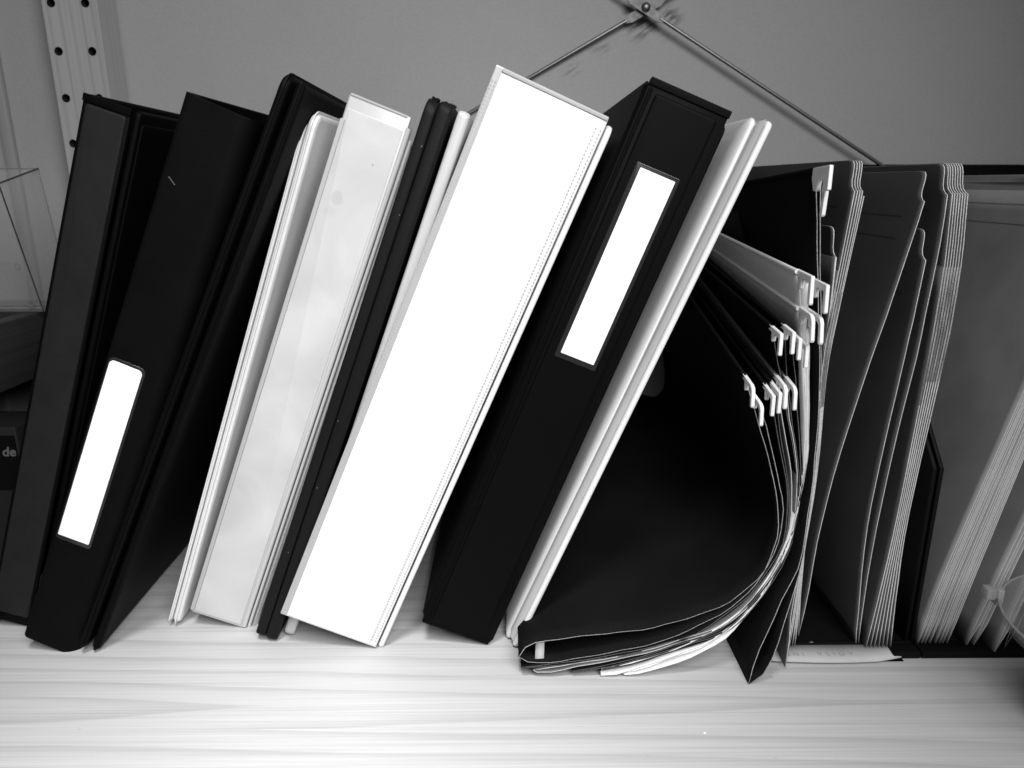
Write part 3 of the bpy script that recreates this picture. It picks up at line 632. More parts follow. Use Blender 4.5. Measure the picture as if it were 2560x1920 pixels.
'L2':[(0.1403,0.3350,0.1861),(0.1416,0.3350,0.1800),(0.1430,0.3350,0.1733),(0.1441,0.3350,0.1667),(0.1452,0.3350,0.1597),(0.1464,0.3350,0.1528),(0.1476,0.3350,0.1457),(0.1487,0.3350,0.1390),(0.1498,0.3350,0.1319),(0.1506,0.3350,0.1251),(0.1514,0.3350,0.1181),(0.1521,0.3350,0.1109),(0.1526,0.3350,0.1033),(0.1527,0.3347,0.0960),(0.1521,0.3339,0.0892),(0.1508,0.3326,0.0825),(0.1492,0.3309,0.0760),(0.1475,0.3290,0.0699),(0.1449,0.3269,0.0637),(0.1418,0.3249,0.0581),(0.1382,0.3227,0.0522),(0.1347,0.3206,0.0467),(0.1309,0.3186,0.0413),(0.1267,0.3169,0.0362),(0.1217,0.3153,0.0315),(0.1165,0.3140,0.0273),(0.1110,0.3128,0.0231),(0.1055,0.3119,0.0192),(0.0997,0.3112,0.0161),(0.0935,0.3108,0.0140),(0.0871,0.3104,0.0116),(0.0805,0.3101,0.0090),(0.0739,0.3098,0.0065),(0.0670,0.3096,0.0043),(0.0601,0.3095,0.0022),(0.0612,0.3095,0.0014),(0.0680,0.3095,0.0024),(0.0744,0.3096,0.0039),(0.0814,0.3097,0.0059),(0.0880,0.3100,0.0083),(0.0944,0.3103,0.0111),(0.1006,0.3108,0.0140),(0.1067,0.3114,0.0172),(0.1121,0.3123,0.0209),(0.1167,0.3135,0.0254),(0.1211,0.3149,0.0301),(0.1256,0.3166,0.0353),(0.1298,0.3184,0.0406),(0.1338,0.3204,0.0460),(0.1374,0.3224,0.0515),(0.1406,0.3245,0.0571),(0.1436,0.3267,0.0630),(0.1463,0.3288,0.0691),(0.1486,0.3307,0.0753),(0.1503,0.3323,0.0815),(0.1516,0.3337,0.0882),(0.1526,0.3347,0.0953),(0.1530,0.3350,0.1026),(0.1531,0.3350,0.1095),(0.1530,0.3350,0.1148),(0.1523,0.3350,0.1228),(0.1516,0.3350,0.1298),(0.1507,0.3350,0.1377),(0.1498,0.3350,0.1458),(0.1490,0.3350,0.1529),(0.1483,0.3350,0.1595),(0.1475,0.3350,0.1665),(0.1466,0.3350,0.1720),(0.1454,0.3350,0.1785),(0.1440,0.3350,0.1851)],
'T':[(0.1409,0.3350,0.2496),(0.1420,0.3350,0.2420),(0.1432,0.3350,0.2340),(0.1442,0.3350,0.2266),(0.1454,0.3350,0.2175),(0.1465,0.3350,0.2096),(0.1477,0.3350,0.2006),(0.1489,0.3350,0.1916),(0.1502,0.3350,0.1827),(0.1515,0.3350,0.1734),(0.1527,0.3350,0.1648),(0.1539,0.3350,0.1555),(0.1549,0.3349,0.1462),(0.1554,0.3344,0.1373),(0.1554,0.3333,0.1286),(0.1551,0.3317,0.1197),(0.1544,0.3297,0.1108),(0.1537,0.3274,0.1020),(0.1525,0.3250,0.0934),(0.1510,0.3224,0.0849),(0.1497,0.3197,0.0763),(0.1480,0.3170,0.0678),(0.1457,0.3144,0.0592),(0.1419,0.3122,0.0516),(0.1375,0.3102,0.0443),(0.1339,0.3082,0.0360),(0.1305,0.3064,0.0277),(0.1270,0.3050,0.0191),(0.1242,0.3040,0.0100),(0.1226,0.3036,0.0000),(0.1297,0.3037,0.0056),(0.1336,0.3044,0.0139),(0.1362,0.3056,0.0231),(0.1386,0.3074,0.0324),(0.1413,0.3092,0.0404),(0.1438,0.3114,0.0487),(0.1462,0.3138,0.0573),(0.1484,0.3163,0.0655),(0.1499,0.3189,0.0739),(0.1512,0.3217,0.0825),(0.1526,0.3243,0.0911),(0.1538,0.3268,0.0997),(0.1548,0.3291,0.1083),(0.1555,0.3311,0.1171),(0.1560,0.3328,0.1260),(0.1561,0.3341,0.1346),(0.1557,0.3348,0.1437),(0.1549,0.3350,0.1525),(0.1538,0.3350,0.1622),(0.1528,0.3350,0.1706),(0.1517,0.3350,0.1797),(0.1505,0.3350,0.1889),(0.1494,0.3350,0.1972),(0.1482,0.3350,0.2059),(0.1471,0.3350,0.2145),(0.1461,0.3350,0.2228),(0.1452,0.3350,0.2309),(0.1444,0.3350,0.2389),(0.1436,0.3350,0.2468)],
'A0':[(0.1598,0.3350,0.2402),(0.1590,0.3350,0.2286),(0.1580,0.3350,0.2163),(0.1571,0.3350,0.2040),(0.1563,0.3350,0.1923),(0.1556,0.3350,0.1822),(0.1548,0.3350,0.1681),(0.1547,0.3350,0.1579),(0.1552,0.3350,0.1454),(0.1563,0.3346,0.1318),(0.1567,0.3334,0.1191),(0.1564,0.3315,0.1063),(0.1554,0.3293,0.0939),(0.1540,0.3272,0.0835),(0.1519,0.3242,0.0696),(0.1503,0.3218,0.0579),(0.1488,0.3193,0.0455),(0.1473,0.3170,0.0316),(0.1461,0.3153,0.0168),(0.1453,0.3145,0.0016),(0.1462,0.3152,0.0161),(0.1460,0.3168,0.0298),(0.1477,0.3189,0.0431),(0.1498,0.3213,0.0557),(0.1518,0.3239,0.0682),(0.1536,0.3266,0.0806),(0.1554,0.3293,0.0938),(0.1564,0.3315,0.1063),(0.1568,0.3334,0.1191),(0.1563,0.3346,0.1318),(0.1553,0.3350,0.1453),(0.1548,0.3350,0.1578),(0.1550,0.3350,0.1680),(0.1558,0.3350,0.1822),(0.1565,0.3350,0.1923),(0.1573,0.3350,0.2039),(0.1582,0.3350,0.2163),(0.1591,0.3350,0.2286),(0.1600,0.3350,0.2402)],
'A1':[(0.1611,0.3350,0.2402),(0.1602,0.3350,0.2291),(0.1593,0.3350,0.2172),(0.1584,0.3350,0.2053),(0.1575,0.3350,0.1940),(0.1568,0.3350,0.1839),(0.1560,0.3350,0.1708),(0.1556,0.3350,0.1606),(0.1557,0.3350,0.1493),(0.1566,0.3350,0.1363),(0.1574,0.3347,0.1235),(0.1578,0.3342,0.1106),(0.1577,0.3336,0.0982),(0.1571,0.3329,0.0861),(0.1561,0.3321,0.0738),(0.1552,0.3312,0.0592),(0.1546,0.3305,0.0467),(0.1539,0.3298,0.0323),(0.1534,0.3292,0.0170),(0.1530,0.3290,0.0040),(0.1537,0.3292,0.0161),(0.1542,0.3297,0.0303),(0.1547,0.3304,0.0446),(0.1552,0.3311,0.0577),(0.1560,0.3319,0.0712),(0.1571,0.3328,0.0851),(0.1578,0.3336,0.0982),(0.1578,0.3342,0.1106),(0.1575,0.3347,0.1235),(0.1567,0.3350,0.1363),(0.1558,0.3350,0.1493),(0.1557,0.3350,0.1606),(0.1561,0.3350,0.1708),(0.1570,0.3350,0.1839),(0.1577,0.3350,0.1940),(0.1586,0.3350,0.2053),(0.1595,0.3350,0.2172),(0.1604,0.3350,0.2291),(0.1613,0.3350,0.2402)],
'A2':[(0.1624,0.3350,0.2402),(0.1615,0.3350,0.2291),(0.1605,0.3350,0.2173),(0.1596,0.3350,0.2054),(0.1587,0.3350,0.1940),(0.1579,0.3350,0.1840),(0.1570,0.3350,0.1710),(0.1565,0.3350,0.1607),(0.1565,0.3350,0.1495),(0.1571,0.3350,0.1366),(0.1578,0.3347,0.1237),(0.1581,0.3342,0.1108),(0.1580,0.3336,0.0985),(0.1574,0.3329,0.0863),(0.1563,0.3321,0.0742),(0.1555,0.3312,0.0594),(0.1551,0.3305,0.0469),(0.1548,0.3298,0.0326),(0.1546,0.3292,0.0172),(0.1545,0.3290,0.0040),(0.1550,0.3292,0.0164),(0.1551,0.3297,0.0306),(0.1552,0.3304,0.0449),(0.1554,0.3311,0.0581),(0.1563,0.3320,0.0715),(0.1574,0.3328,0.0854),(0.1581,0.3336,0.0985),(0.1581,0.3342,0.1108),(0.1579,0.3347,0.1237),(0.1572,0.3350,0.1366),(0.1566,0.3350,0.1495),(0.1566,0.3350,0.1607),(0.1572,0.3350,0.1710),(0.1581,0.3350,0.1840),(0.1588,0.3350,0.1940),(0.1597,0.3350,0.2054),(0.1607,0.3350,0.2173),(0.1617,0.3350,0.2291),(0.1625,0.3350,0.2402)],
'A3':[(0.1635,0.3350,0.2402),(0.1626,0.3350,0.2291),(0.1616,0.3350,0.2174),(0.1606,0.3350,0.2055),(0.1597,0.3350,0.1942),(0.1589,0.3350,0.1841),(0.1579,0.3350,0.1712),(0.1573,0.3350,0.1609),(0.1572,0.3350,0.1498),(0.1576,0.3350,0.1370),(0.1581,0.3347,0.1241),(0.1583,0.3342,0.1113),(0.1583,0.3336,0.0990),(0.1576,0.3329,0.0868),(0.1565,0.3322,0.0747),(0.1557,0.3313,0.0600),(0.1555,0.3305,0.0476),(0.1554,0.3298,0.0332),(0.1555,0.3293,0.0179),(0.1557,0.3290,0.0040),(0.1559,0.3292,0.0173),(0.1559,0.3297,0.0313),(0.1558,0.3304,0.0455),(0.1557,0.3312,0.0588),(0.1565,0.3320,0.0721),(0.1577,0.3329,0.0860),(0.1583,0.3336,0.0990),(0.1584,0.3342,0.1113),(0.1582,0.3347,0.1241),(0.1577,0.3350,0.1370),(0.1573,0.3350,0.1498),(0.1574,0.3350,0.1609),(0.1581,0.3350,0.1712),(0.1590,0.3350,0.1841),(0.1598,0.3350,0.1942),(0.1608,0.3350,0.2055),(0.1618,0.3350,0.2174),(0.1627,0.3350,0.2291),(0.1636,0.3350,0.2402)],
'M1':[(0.1645,0.3350,0.2381),(0.1635,0.3350,0.2274),(0.1624,0.3350,0.2161),(0.1613,0.3350,0.2047),(0.1603,0.3350,0.1938),(0.1595,0.3350,0.1841),(0.1584,0.3350,0.1717),(0.1577,0.3350,0.1616),(0.1575,0.3350,0.1510),(0.1578,0.3350,0.1388),(0.1584,0.3350,0.1262),(0.1588,0.3349,0.1138),(0.1589,0.3348,0.1017),(0.1587,0.3347,0.0889),(0.1580,0.3345,0.0745),(0.1573,0.3344,0.0620),(0.1567,0.3343,0.0499),(0.1577,0.3342,0.0355),(0.1586,0.3341,0.0208),(0.1594,0.3340,0.0064),(0.1609,0.3341,0.0203),(0.1620,0.3341,0.0347),(0.1626,0.3343,0.0493),(0.1633,0.3344,0.0629),(0.1645,0.3345,0.0753),(0.1659,0.3347,0.0876),(0.1674,0.3348,0.0996),(0.1696,0.3349,0.1136),(0.1717,0.3350,0.1254),(0.1741,0.3350,0.1385),(0.1764,0.3350,0.1510),(0.1783,0.3350,0.1611),(0.1806,0.3350,0.1719),(0.1829,0.3350,0.1825),(0.1849,0.3350,0.1932),(0.1872,0.3350,0.2053),(0.1893,0.3350,0.2164),(0.1913,0.3350,0.2272),(0.1927,0.3350,0.2356)],
'ML':[(0.1549,0.3350,0.2102),(0.1551,0.3350,0.2007),(0.1552,0.3350,0.1910),(0.1553,0.3350,0.1815),(0.1551,0.3350,0.1717),(0.1547,0.3350,0.1621),(0.1548,0.3350,0.1518),(0.1555,0.3350,0.1414),(0.1564,0.3349,0.1304),(0.1572,0.3349,0.1201),(0.1576,0.3347,0.1090),(0.1577,0.3345,0.0986),(0.1575,0.3343,0.0880),(0.1569,0.3341,0.0779),(0.1563,0.3339,0.0659),(0.1563,0.3336,0.0544),(0.1566,0.3334,0.0431),(0.1570,0.3332,0.0306),(0.1575,0.3331,0.0176),(0.1579,0.3330,0.0046),(0.1576,0.3331,0.0174),(0.1573,0.3332,0.0298),(0.1570,0.3334,0.0417),(0.1567,0.3336,0.0528),(0.1568,0.3338,0.0645),(0.1573,0.3341,0.0759),(0.1579,0.3343,0.0876),(0.1581,0.3345,0.0986),(0.1580,0.3347,0.1090),(0.1576,0.3349,0.1201),(0.1568,0.3349,0.1304),(0.1559,0.3350,0.1414),(0.1552,0.3350,0.1518),(0.1551,0.3350,0.1621),(0.1555,0.3350,0.1717),(0.1557,0.3350,0.1815),(0.1556,0.3350,0.1910),(0.1554,0.3350,0.2007),(0.1553,0.3350,0.2102)],
'MB':[(0.1965,0.3350,0.2053),(0.1956,0.3350,0.1957),(0.1948,0.3350,0.1861),(0.1940,0.3350,0.1774),(0.1933,0.3350,0.1712),(0.1924,0.3350,0.1584),(0.1918,0.3350,0.1503),(0.1910,0.3350,0.1403),(0.1901,0.3349,0.1292),(0.1890,0.3346,0.1173),(0.1880,0.3342,0.1053),(0.1870,0.3337,0.0937),(0.1863,0.3333,0.0831),(0.1857,0.3327,0.0710),(0.1856,0.3321,0.0576),(0.1859,0.3316,0.0452),(0.1864,0.3311,0.0340),(0.1869,0.3308,0.0243),(0.1879,0.3306,0.0104),(0.1896,0.3305,0.0040),(0.1890,0.3306,0.0106),(0.1885,0.3308,0.0246),(0.1881,0.3312,0.0345),(0.1876,0.3316,0.0461),(0.1874,0.3321,0.0588),(0.1876,0.3328,0.0725),(0.1882,0.3333,0.0844),(0.1891,0.3338,0.0954),(0.1901,0.3343,0.1073),(0.1912,0.3347,0.1196),(0.1922,0.3349,0.1316),(0.1932,0.3350,0.1428),(0.1939,0.3350,0.1525),(0.1945,0.3350,0.1603),(0.1954,0.3350,0.1733),(0.1960,0.3350,0.1799),(0.1965,0.3350,0.1891),(0.1971,0.3350,0.1992),(0.1976,0.3350,0.2090)],
'MC':[(0.2019,0.3350,0.2386),(0.2022,0.3350,0.2289),(0.2022,0.3350,0.2172),(0.2018,0.3350,0.2066),(0.2012,0.3350,0.1943),(0.2006,0.3350,0.1830),(0.2001,0.3350,0.1717),(0.1994,0.3350,0.1604),(0.1985,0.3350,0.1502),(0.1972,0.3350,0.1379),(0.1959,0.3348,0.1245),(0.1948,0.3345,0.1118),(0.1937,0.3341,0.0987),(0.1926,0.3335,0.0851),(0.1916,0.3330,0.0720),(0.1907,0.3324,0.0583),(0.1901,0.3319,0.0434),(0.1898,0.3315,0.0303),(0.1901,0.3311,0.0157),(0.1912,0.3310,0.0040),(0.1909,0.3311,0.0157),(0.1910,0.3315,0.0302),(0.1912,0.3319,0.0433),(0.1918,0.3324,0.0582),(0.1926,0.3330,0.0719),(0.1936,0.3335,0.0850),(0.1947,0.3341,0.0986),(0.1958,0.3345,0.1118),(0.1969,0.3348,0.1245),(0.1982,0.3350,0.1379),(0.1994,0.3350,0.1501),(0.2004,0.3350,0.1603),(0.2011,0.3350,0.1717),(0.2015,0.3350,0.1830),(0.2021,0.3350,0.1942),(0.2027,0.3350,0.2066),(0.2031,0.3350,0.2172),(0.2031,0.3350,0.2289),(0.2029,0.3350,0.2386)],
'D0':[(0.2049,0.3350,0.2389),(0.2056,0.3350,0.2280),(0.2063,0.3350,0.2169),(0.2067,0.3350,0.2057),(0.2068,0.3350,0.1937),(0.2067,0.3350,0.1826),(0.2067,0.3350,0.1739),(0.2064,0.3350,0.1597),(0.2061,0.3350,0.1500),(0.2057,0.3350,0.1375),(0.2050,0.3346,0.1235),(0.2040,0.3338,0.1090),(0.2030,0.3329,0.0951),(0.2019,0.3319,0.0830),(0.2004,0.3307,0.0680),(0.1989,0.3296,0.0546),(0.1975,0.3287,0.0434),(0.1961,0.3279,0.0303),(0.1946,0.3273,0.0164),(0.1934,0.3270,0.0040),(0.1947,0.3273,0.0164),(0.1962,0.3279,0.0303),(0.1977,0.3287,0.0434),(0.1991,0.3296,0.0545),(0.2006,0.3307,0.0680),(0.2020,0.3319,0.0830),(0.2031,0.3329,0.0950),(0.2042,0.3338,0.1089),(0.2051,0.3346,0.1235),(0.2058,0.3350,0.1375),(0.2062,0.3350,0.1500),(0.2065,0.3350,0.1597),(0.2069,0.3350,0.1739),(0.2069,0.3350,0.1825),(0.2070,0.3350,0.1937),(0.2069,0.3350,0.2057),(0.2064,0.3350,0.2169),(0.2057,0.3350,0.2280),(0.2051,0.3350,0.2389)],
'D1':[(0.2061,0.3350,0.2389),(0.2068,0.3350,0.2280),(0.2075,0.3350,0.2168),(0.2080,0.3350,0.2056),(0.2081,0.3350,0.1936),(0.2081,0.3350,0.1824),(0.2080,0.3350,0.1738),(0.2076,0.3350,0.1596),(0.2073,0.3350,0.1498),(0.2068,0.3349,0.1373),(0.2060,0.3345,0.1232),(0.2050,0.3338,0.1087),(0.2039,0.3328,0.0948),(0.2028,0.3319,0.0827),(0.2014,0.3306,0.0676),(0.2000,0.3296,0.0543),(0.1988,0.3287,0.0431),(0.1976,0.3279,0.0298),(0.1965,0.3273,0.0158),(0.1957,0.3270,0.0040),(0.1966,0.3273,0.0158),(0.1978,0.3279,0.0298),(0.1990,0.3287,0.0431),(0.2002,0.3296,0.0543),(0.2015,0.3306,0.0676),(0.2029,0.3319,0.0827),(0.2040,0.3328,0.0948),(0.2052,0.3338,0.1087),(0.2062,0.3345,0.1232),(0.2069,0.3349,0.1373),(0.2074,0.3350,0.1498),(0.2078,0.3350,0.1596),(0.2082,0.3350,0.1738),(0.2082,0.3350,0.1824),(0.2083,0.3350,0.1936),(0.2082,0.3350,0.2056),(0.2077,0.3350,0.2168),(0.2070,0.3350,0.2280),(0.2062,0.3350,0.2389)],
'D2':[(0.2073,0.3350,0.2389),(0.2081,0.3350,0.2279),(0.2088,0.3350,0.2168),(0.2093,0.3350,0.2055),(0.2094,0.3350,0.1935),(0.2094,0.3350,0.1823),(0.2094,0.3350,0.1737),(0.2089,0.3350,0.1595),(0.2085,0.3350,0.1497),(0.2079,0.3349,0.1371),(0.2071,0.3345,0.1230),(0.2060,0.3338,0.1084),(0.2049,0.3328,0.0946),(0.2038,0.3319,0.0826),(0.2023,0.3306,0.0673),(0.2011,0.3295,0.0541),(0.2002,0.3287,0.0429),(0.1992,0.3279,0.0294),(0.1984,0.3273,0.0153),(0.1979,0.3270,0.0040),(0.1985,0.3273,0.0153),(0.1993,0.3279,0.0294),(0.2003,0.3287,0.0429),(0.2013,0.3295,0.0541),(0.2025,0.3306,0.0673),(0.2039,0.3319,0.0826),(0.2050,0.3328,0.0945),(0.2062,0.3338,0.1084),(0.2072,0.3345,0.1230),(0.2081,0.3349,0.1371),(0.2086,0.3350,0.1496),(0.2090,0.3350,0.1595),(0.2095,0.3350,0.1737),(0.2096,0.3350,0.1823),(0.2096,0.3350,0.1935),(0.2095,0.3350,0.2055),(0.2090,0.3350,0.2168),(0.2082,0.3350,0.2279),(0.2074,0.3350,0.2389)],
'D3':[(0.2085,0.3350,0.2389),(0.2093,0.3350,0.2279),(0.2101,0.3350,0.2167),(0.2106,0.3350,0.2055),(0.2108,0.3350,0.1934),(0.2107,0.3350,0.1823),(0.2107,0.3350,0.1737),(0.2101,0.3350,0.1594),(0.2097,0.3350,0.1496),(0.2091,0.3349,0.1370),(0.2082,0.3345,0.1229),(0.2070,0.3338,0.1083),(0.2058,0.3328,0.0944),(0.2047,0.3319,0.0825),(0.2033,0.3306,0.0671),(0.2023,0.3295,0.0540),(0.2015,0.3287,0.0428),(0.2008,0.3279,0.0292),(0.2003,0.3272,0.0150),(0.2002,0.3270,0.0040),(0.2004,0.3272,0.0150),(0.2009,0.3279,0.0291),(0.2017,0.3287,0.0428),(0.2024,0.3295,0.0540),(0.2034,0.3306,0.0671),(0.2048,0.3319,0.0825),(0.2059,0.3328,0.0944),(0.2072,0.3338,0.1083),(0.2083,0.3345,0.1229),(0.2092,0.3349,0.1370),(0.2098,0.3350,0.1496),(0.2103,0.3350,0.1594),(0.2108,0.3350,0.1737),(0.2109,0.3350,0.1823),(0.2109,0.3350,0.1934),(0.2108,0.3350,0.2055),(0.2102,0.3350,0.2167),(0.2094,0.3350,0.2279),(0.2086,0.3350,0.2389)],
'D4':[(0.2097,0.3350,0.2389),(0.2105,0.3350,0.2279),(0.2114,0.3350,0.2167),(0.2119,0.3350,0.2054),(0.2121,0.3350,0.1934),(0.2120,0.3350,0.1823),(0.2120,0.3350,0.1737),(0.2114,0.3350,0.1594),(0.2109,0.3350,0.1496),(0.2102,0.3349,0.1370),(0.2093,0.3345,0.1229),(0.2081,0.3338,0.1083),(0.2068,0.3328,0.0945),(0.2056,0.3319,0.0825),(0.2043,0.3306,0.0672),(0.2034,0.3295,0.0541),(0.2029,0.3287,0.0429),(0.2024,0.3278,0.0291),(0.2022,0.3272,0.0149),(0.2023,0.3270,0.0040),(0.2023,0.3272,0.0149),(0.2026,0.3278,0.0291),(0.2031,0.3287,0.0428),(0.2036,0.3295,0.0541),(0.2044,0.3306,0.0671),(0.2058,0.3319,0.0825),(0.2069,0.3328,0.0945),(0.2082,0.3338,0.1083),(0.2094,0.3345,0.1229),(0.2104,0.3349,0.1370),(0.2110,0.3350,0.1496),(0.2115,0.3350,0.1594),(0.2121,0.3350,0.1737),(0.2122,0.3350,0.1822),(0.2122,0.3350,0.1934),(0.2121,0.3350,0.2054),(0.2115,0.3350,0.2167),(0.2107,0.3350,0.2279),(0.2098,0.3350,0.2389)],
'D5':[(0.2108,0.3350,0.2389),(0.2117,0.3350,0.2279),(0.2126,0.3350,0.2167),(0.2132,0.3350,0.2055),(0.2134,0.3350,0.1934),(0.2134,0.3350,0.1823),(0.2133,0.3350,0.1737),(0.2126,0.3350,0.1595),(0.2121,0.3350,0.1496),(0.2114,0.3349,0.1371),(0.2104,0.3345,0.1230),(0.2091,0.3338,0.1084),(0.2078,0.3328,0.0946),(0.2066,0.3319,0.0826),(0.2053,0.3306,0.0673),(0.2046,0.3296,0.0543),(0.2043,0.3287,0.0430),(0.2040,0.3279,0.0292),(0.2041,0.3272,0.0150),(0.2045,0.3270,0.0040),(0.2042,0.3272,0.0150),(0.2042,0.3279,0.0292),(0.2045,0.3287,0.0430),(0.2048,0.3296,0.0543),(0.2055,0.3306,0.0673),(0.2067,0.3319,0.0826),(0.2079,0.3328,0.0946),(0.2092,0.3338,0.1084),(0.2105,0.3345,0.1230),(0.2115,0.3349,0.1371),(0.2123,0.3350,0.1496),(0.2128,0.3350,0.1595),(0.2135,0.3350,0.1737),(0.2135,0.3350,0.1823),(0.2136,0.3350,0.1934),(0.2134,0.3350,0.2055),(0.2128,0.3350,0.2167),(0.2119,0.3350,0.2279),(0.2110,0.3350,0.2389)],
'D6':[(0.2120,0.3350,0.2389),(0.2130,0.3350,0.2279),(0.2139,0.3350,0.2168),(0.2145,0.3350,0.2055),(0.2147,0.3350,0.1935),(0.2147,0.3350,0.1823),(0.2146,0.3350,0.1737),(0.2139,0.3350,0.1595),(0.2133,0.3350,0.1497),(0.2126,0.3349,0.1372),(0.2115,0.3345,0.1231),(0.2101,0.3338,0.1086),(0.2087,0.3328,0.0948),(0.2076,0.3319,0.0828),(0.2064,0.3306,0.0676),(0.2058,0.3296,0.0545),(0.2057,0.3287,0.0433),(0.2057,0.3279,0.0295),(0.2060,0.3272,0.0152),(0.2066,0.3270,0.0040),(0.2061,0.3272,0.0152),(0.2058,0.3279,0.0295),(0.2059,0.3287,0.0433),(0.2060,0.3296,0.0545),(0.2065,0.3306,0.0676),(0.2077,0.3319,0.0828),(0.2089,0.3328,0.0948),(0.2102,0.3338,0.1086),(0.2116,0.3345,0.1231),(0.2127,0.3349,0.1372),(0.2135,0.3350,0.1497),(0.2140,0.3350,0.1595),(0.2148,0.3350,0.1737),(0.2149,0.3350,0.1823),(0.2149,0.3350,0.1935),(0.2147,0.3350,0.2055),(0.2141,0.3350,0.2167),(0.2131,0.3350,0.2279),(0.2122,0.3350,0.2389)],
'R0':[(0.2781,0.3350,0.2398),(0.2757,0.3350,0.2291),(0.2732,0.3350,0.2180),(0.2706,0.3350,0.2067),(0.2680,0.3350,0.1952),(0.2654,0.3350,0.1836),(0.2627,0.3350,0.1719),(0.2601,0.3350,0.1603),(0.2575,0.3350,0.1488),(0.2545,0.3350,0.1360),(0.2511,0.3347,0.1220),(0.2475,0.3342,0.1079),(0.2438,0.3336,0.0941),(0.2402,0.3330,0.0808),(0.2369,0.3323,0.0685),(0.2340,0.3318,0.0576),(0.2299,0.3310,0.0412),(0.2269,0.3305,0.0272),(0.2250,0.3302,0.0166),(0.2231,0.3300,0.0040),(0.2260,0.3302,0.0161),(0.2281,0.3305,0.0269),(0.2311,0.3310,0.0411),(0.2350,0.3317,0.0570),(0.2379,0.3323,0.0680),(0.2412,0.3329,0.0803),(0.2448,0.3336,0.0937),(0.2485,0.3342,0.1076),(0.2521,0.3347,0.1218),(0.2555,0.3350,0.1359),(0.2584,0.3350,0.1484),(0.2610,0.3350,0.1599),(0.2636,0.3350,0.1716),(0.2662,0.3350,0.1833),(0.2689,0.3350,0.1950),(0.2714,0.3350,0.2066),(0.2740,0.3350,0.2180),(0.2765,0.3350,0.2291),(0.2789,0.3350,0.2398)],
'R1':[(0.2796,0.3350,0.2398),(0.2772,0.3350,0.2291),(0.2748,0.3350,0.2180),(0.2722,0.3350,0.2066),(0.2697,0.3350,0.1950),(0.2671,0.3350,0.1833),(0.2645,0.3350,0.1715),(0.2619,0.3350,0.1599),(0.2593,0.3350,0.1484),(0.2566,0.3350,0.1363),(0.2532,0.3347,0.1221),(0.2496,0.3342,0.1079),(0.2459,0.3336,0.0939),(0.2424,0.3329,0.0805),(0.2390,0.3323,0.0680),(0.2361,0.3317,0.0569),(0.2324,0.3310,0.0422),(0.2292,0.3305,0.0271),(0.2273,0.3302,0.0168),(0.2252,0.3300,0.0040),(0.2281,0.3302,0.0165),(0.2300,0.3305,0.0269),(0.2333,0.3310,0.0423),(0.2368,0.3317,0.0565),(0.2398,0.3323,0.0676),(0.2431,0.3329,0.0801),(0.2467,0.3336,0.0936),(0.2503,0.3342,0.1077),(0.2539,0.3347,0.1220),(0.2573,0.3350,0.1363),(0.2600,0.3350,0.1481),(0.2625,0.3350,0.1596),(0.2651,0.3350,0.1713),(0.2677,0.3350,0.1831),(0.2703,0.3350,0.1948),(0.2728,0.3350,0.2065),(0.2753,0.3350,0.2179),(0.2778,0.3350,0.2290),(0.2802,0.3350,0.2398)],
'R2':[(0.2807,0.3350,0.2398),(0.2783,0.3350,0.2291),(0.2759,0.3350,0.2179),(0.2734,0.3350,0.2065),(0.2709,0.3350,0.1948),(0.2683,0.3350,0.1831),(0.2657,0.3350,0.1713),(0.2631,0.3350,0.1596),(0.2606,0.3350,0.1481),(0.2581,0.3350,0.1367),(0.2547,0.3347,0.1223),(0.2511,0.3342,0.1080),(0.2475,0.3336,0.0939),(0.2439,0.3329,0.0803),(0.2406,0.3323,0.0678),(0.2377,0.3317,0.0565),(0.2344,0.3311,0.0435),(0.2308,0.3305,0.0272),(0.2290,0.3302,0.0172),(0.2270,0.3300,0.0040),(0.2301,0.3302,0.0166),(0.2320,0.3305,0.0268),(0.2357,0.3311,0.0439),(0.2387,0.3317,0.0559),(0.2417,0.3323,0.0672),(0.2450,0.3329,0.0798),(0.2485,0.3336,0.0934),(0.2522,0.3342,0.1077),(0.2558,0.3347,0.1222),(0.2591,0.3350,0.1365),(0.2616,0.3350,0.1477),(0.2641,0.3350,0.1592),(0.2666,0.3350,0.1709),(0.2692,0.3350,0.1828),(0.2717,0.3350,0.1946),(0.2743,0.3350,0.2063),(0.2768,0.3350,0.2178),(0.2792,0.3350,0.2290),(0.2815,0.3350,0.2398)],
'R3':[(0.2824,0.3350,0.2398),(0.2801,0.3350,0.2290),(0.2777,0.3350,0.2179),(0.2753,0.3350,0.2063),(0.2728,0.3350,0.1946),(0.2702,0.3350,0.1827),(0.2677,0.3350,0.1709),(0.2652,0.3350,0.1591),(0.2627,0.3350,0.1476),(0.2603,0.3350,0.1364),(0.2571,0.3347,0.1228),(0.2536,0.3342,0.1081),(0.2499,0.3336,0.0937),(0.2464,0.3329,0.0800),(0.2431,0.3323,0.0673),(0.2401,0.3317,0.0558),(0.2377,0.3312,0.0459),(0.2334,0.3305,0.0270),(0.2317,0.3302,0.0175),(0.2295,0.3300,0.0040),(0.2326,0.3302,0.0171),(0.2344,0.3305,0.0267),(0.2385,0.3312,0.0453),(0.2410,0.3316,0.0553),(0.2439,0.3322,0.0668),(0.2472,0.3329,0.0796),(0.2508,0.3336,0.0934),(0.2544,0.3342,0.1079),(0.2580,0.3347,0.1228),(0.2610,0.3350,0.1360),(0.2634,0.3350,0.1472),(0.2659,0.3350,0.1588),(0.2684,0.3350,0.1706),(0.2709,0.3350,0.1825),(0.2735,0.3350,0.1944),(0.2760,0.3350,0.2062),(0.2784,0.3350,0.2178),(0.2808,0.3350,0.2290),(0.2831,0.3350,0.2398)],
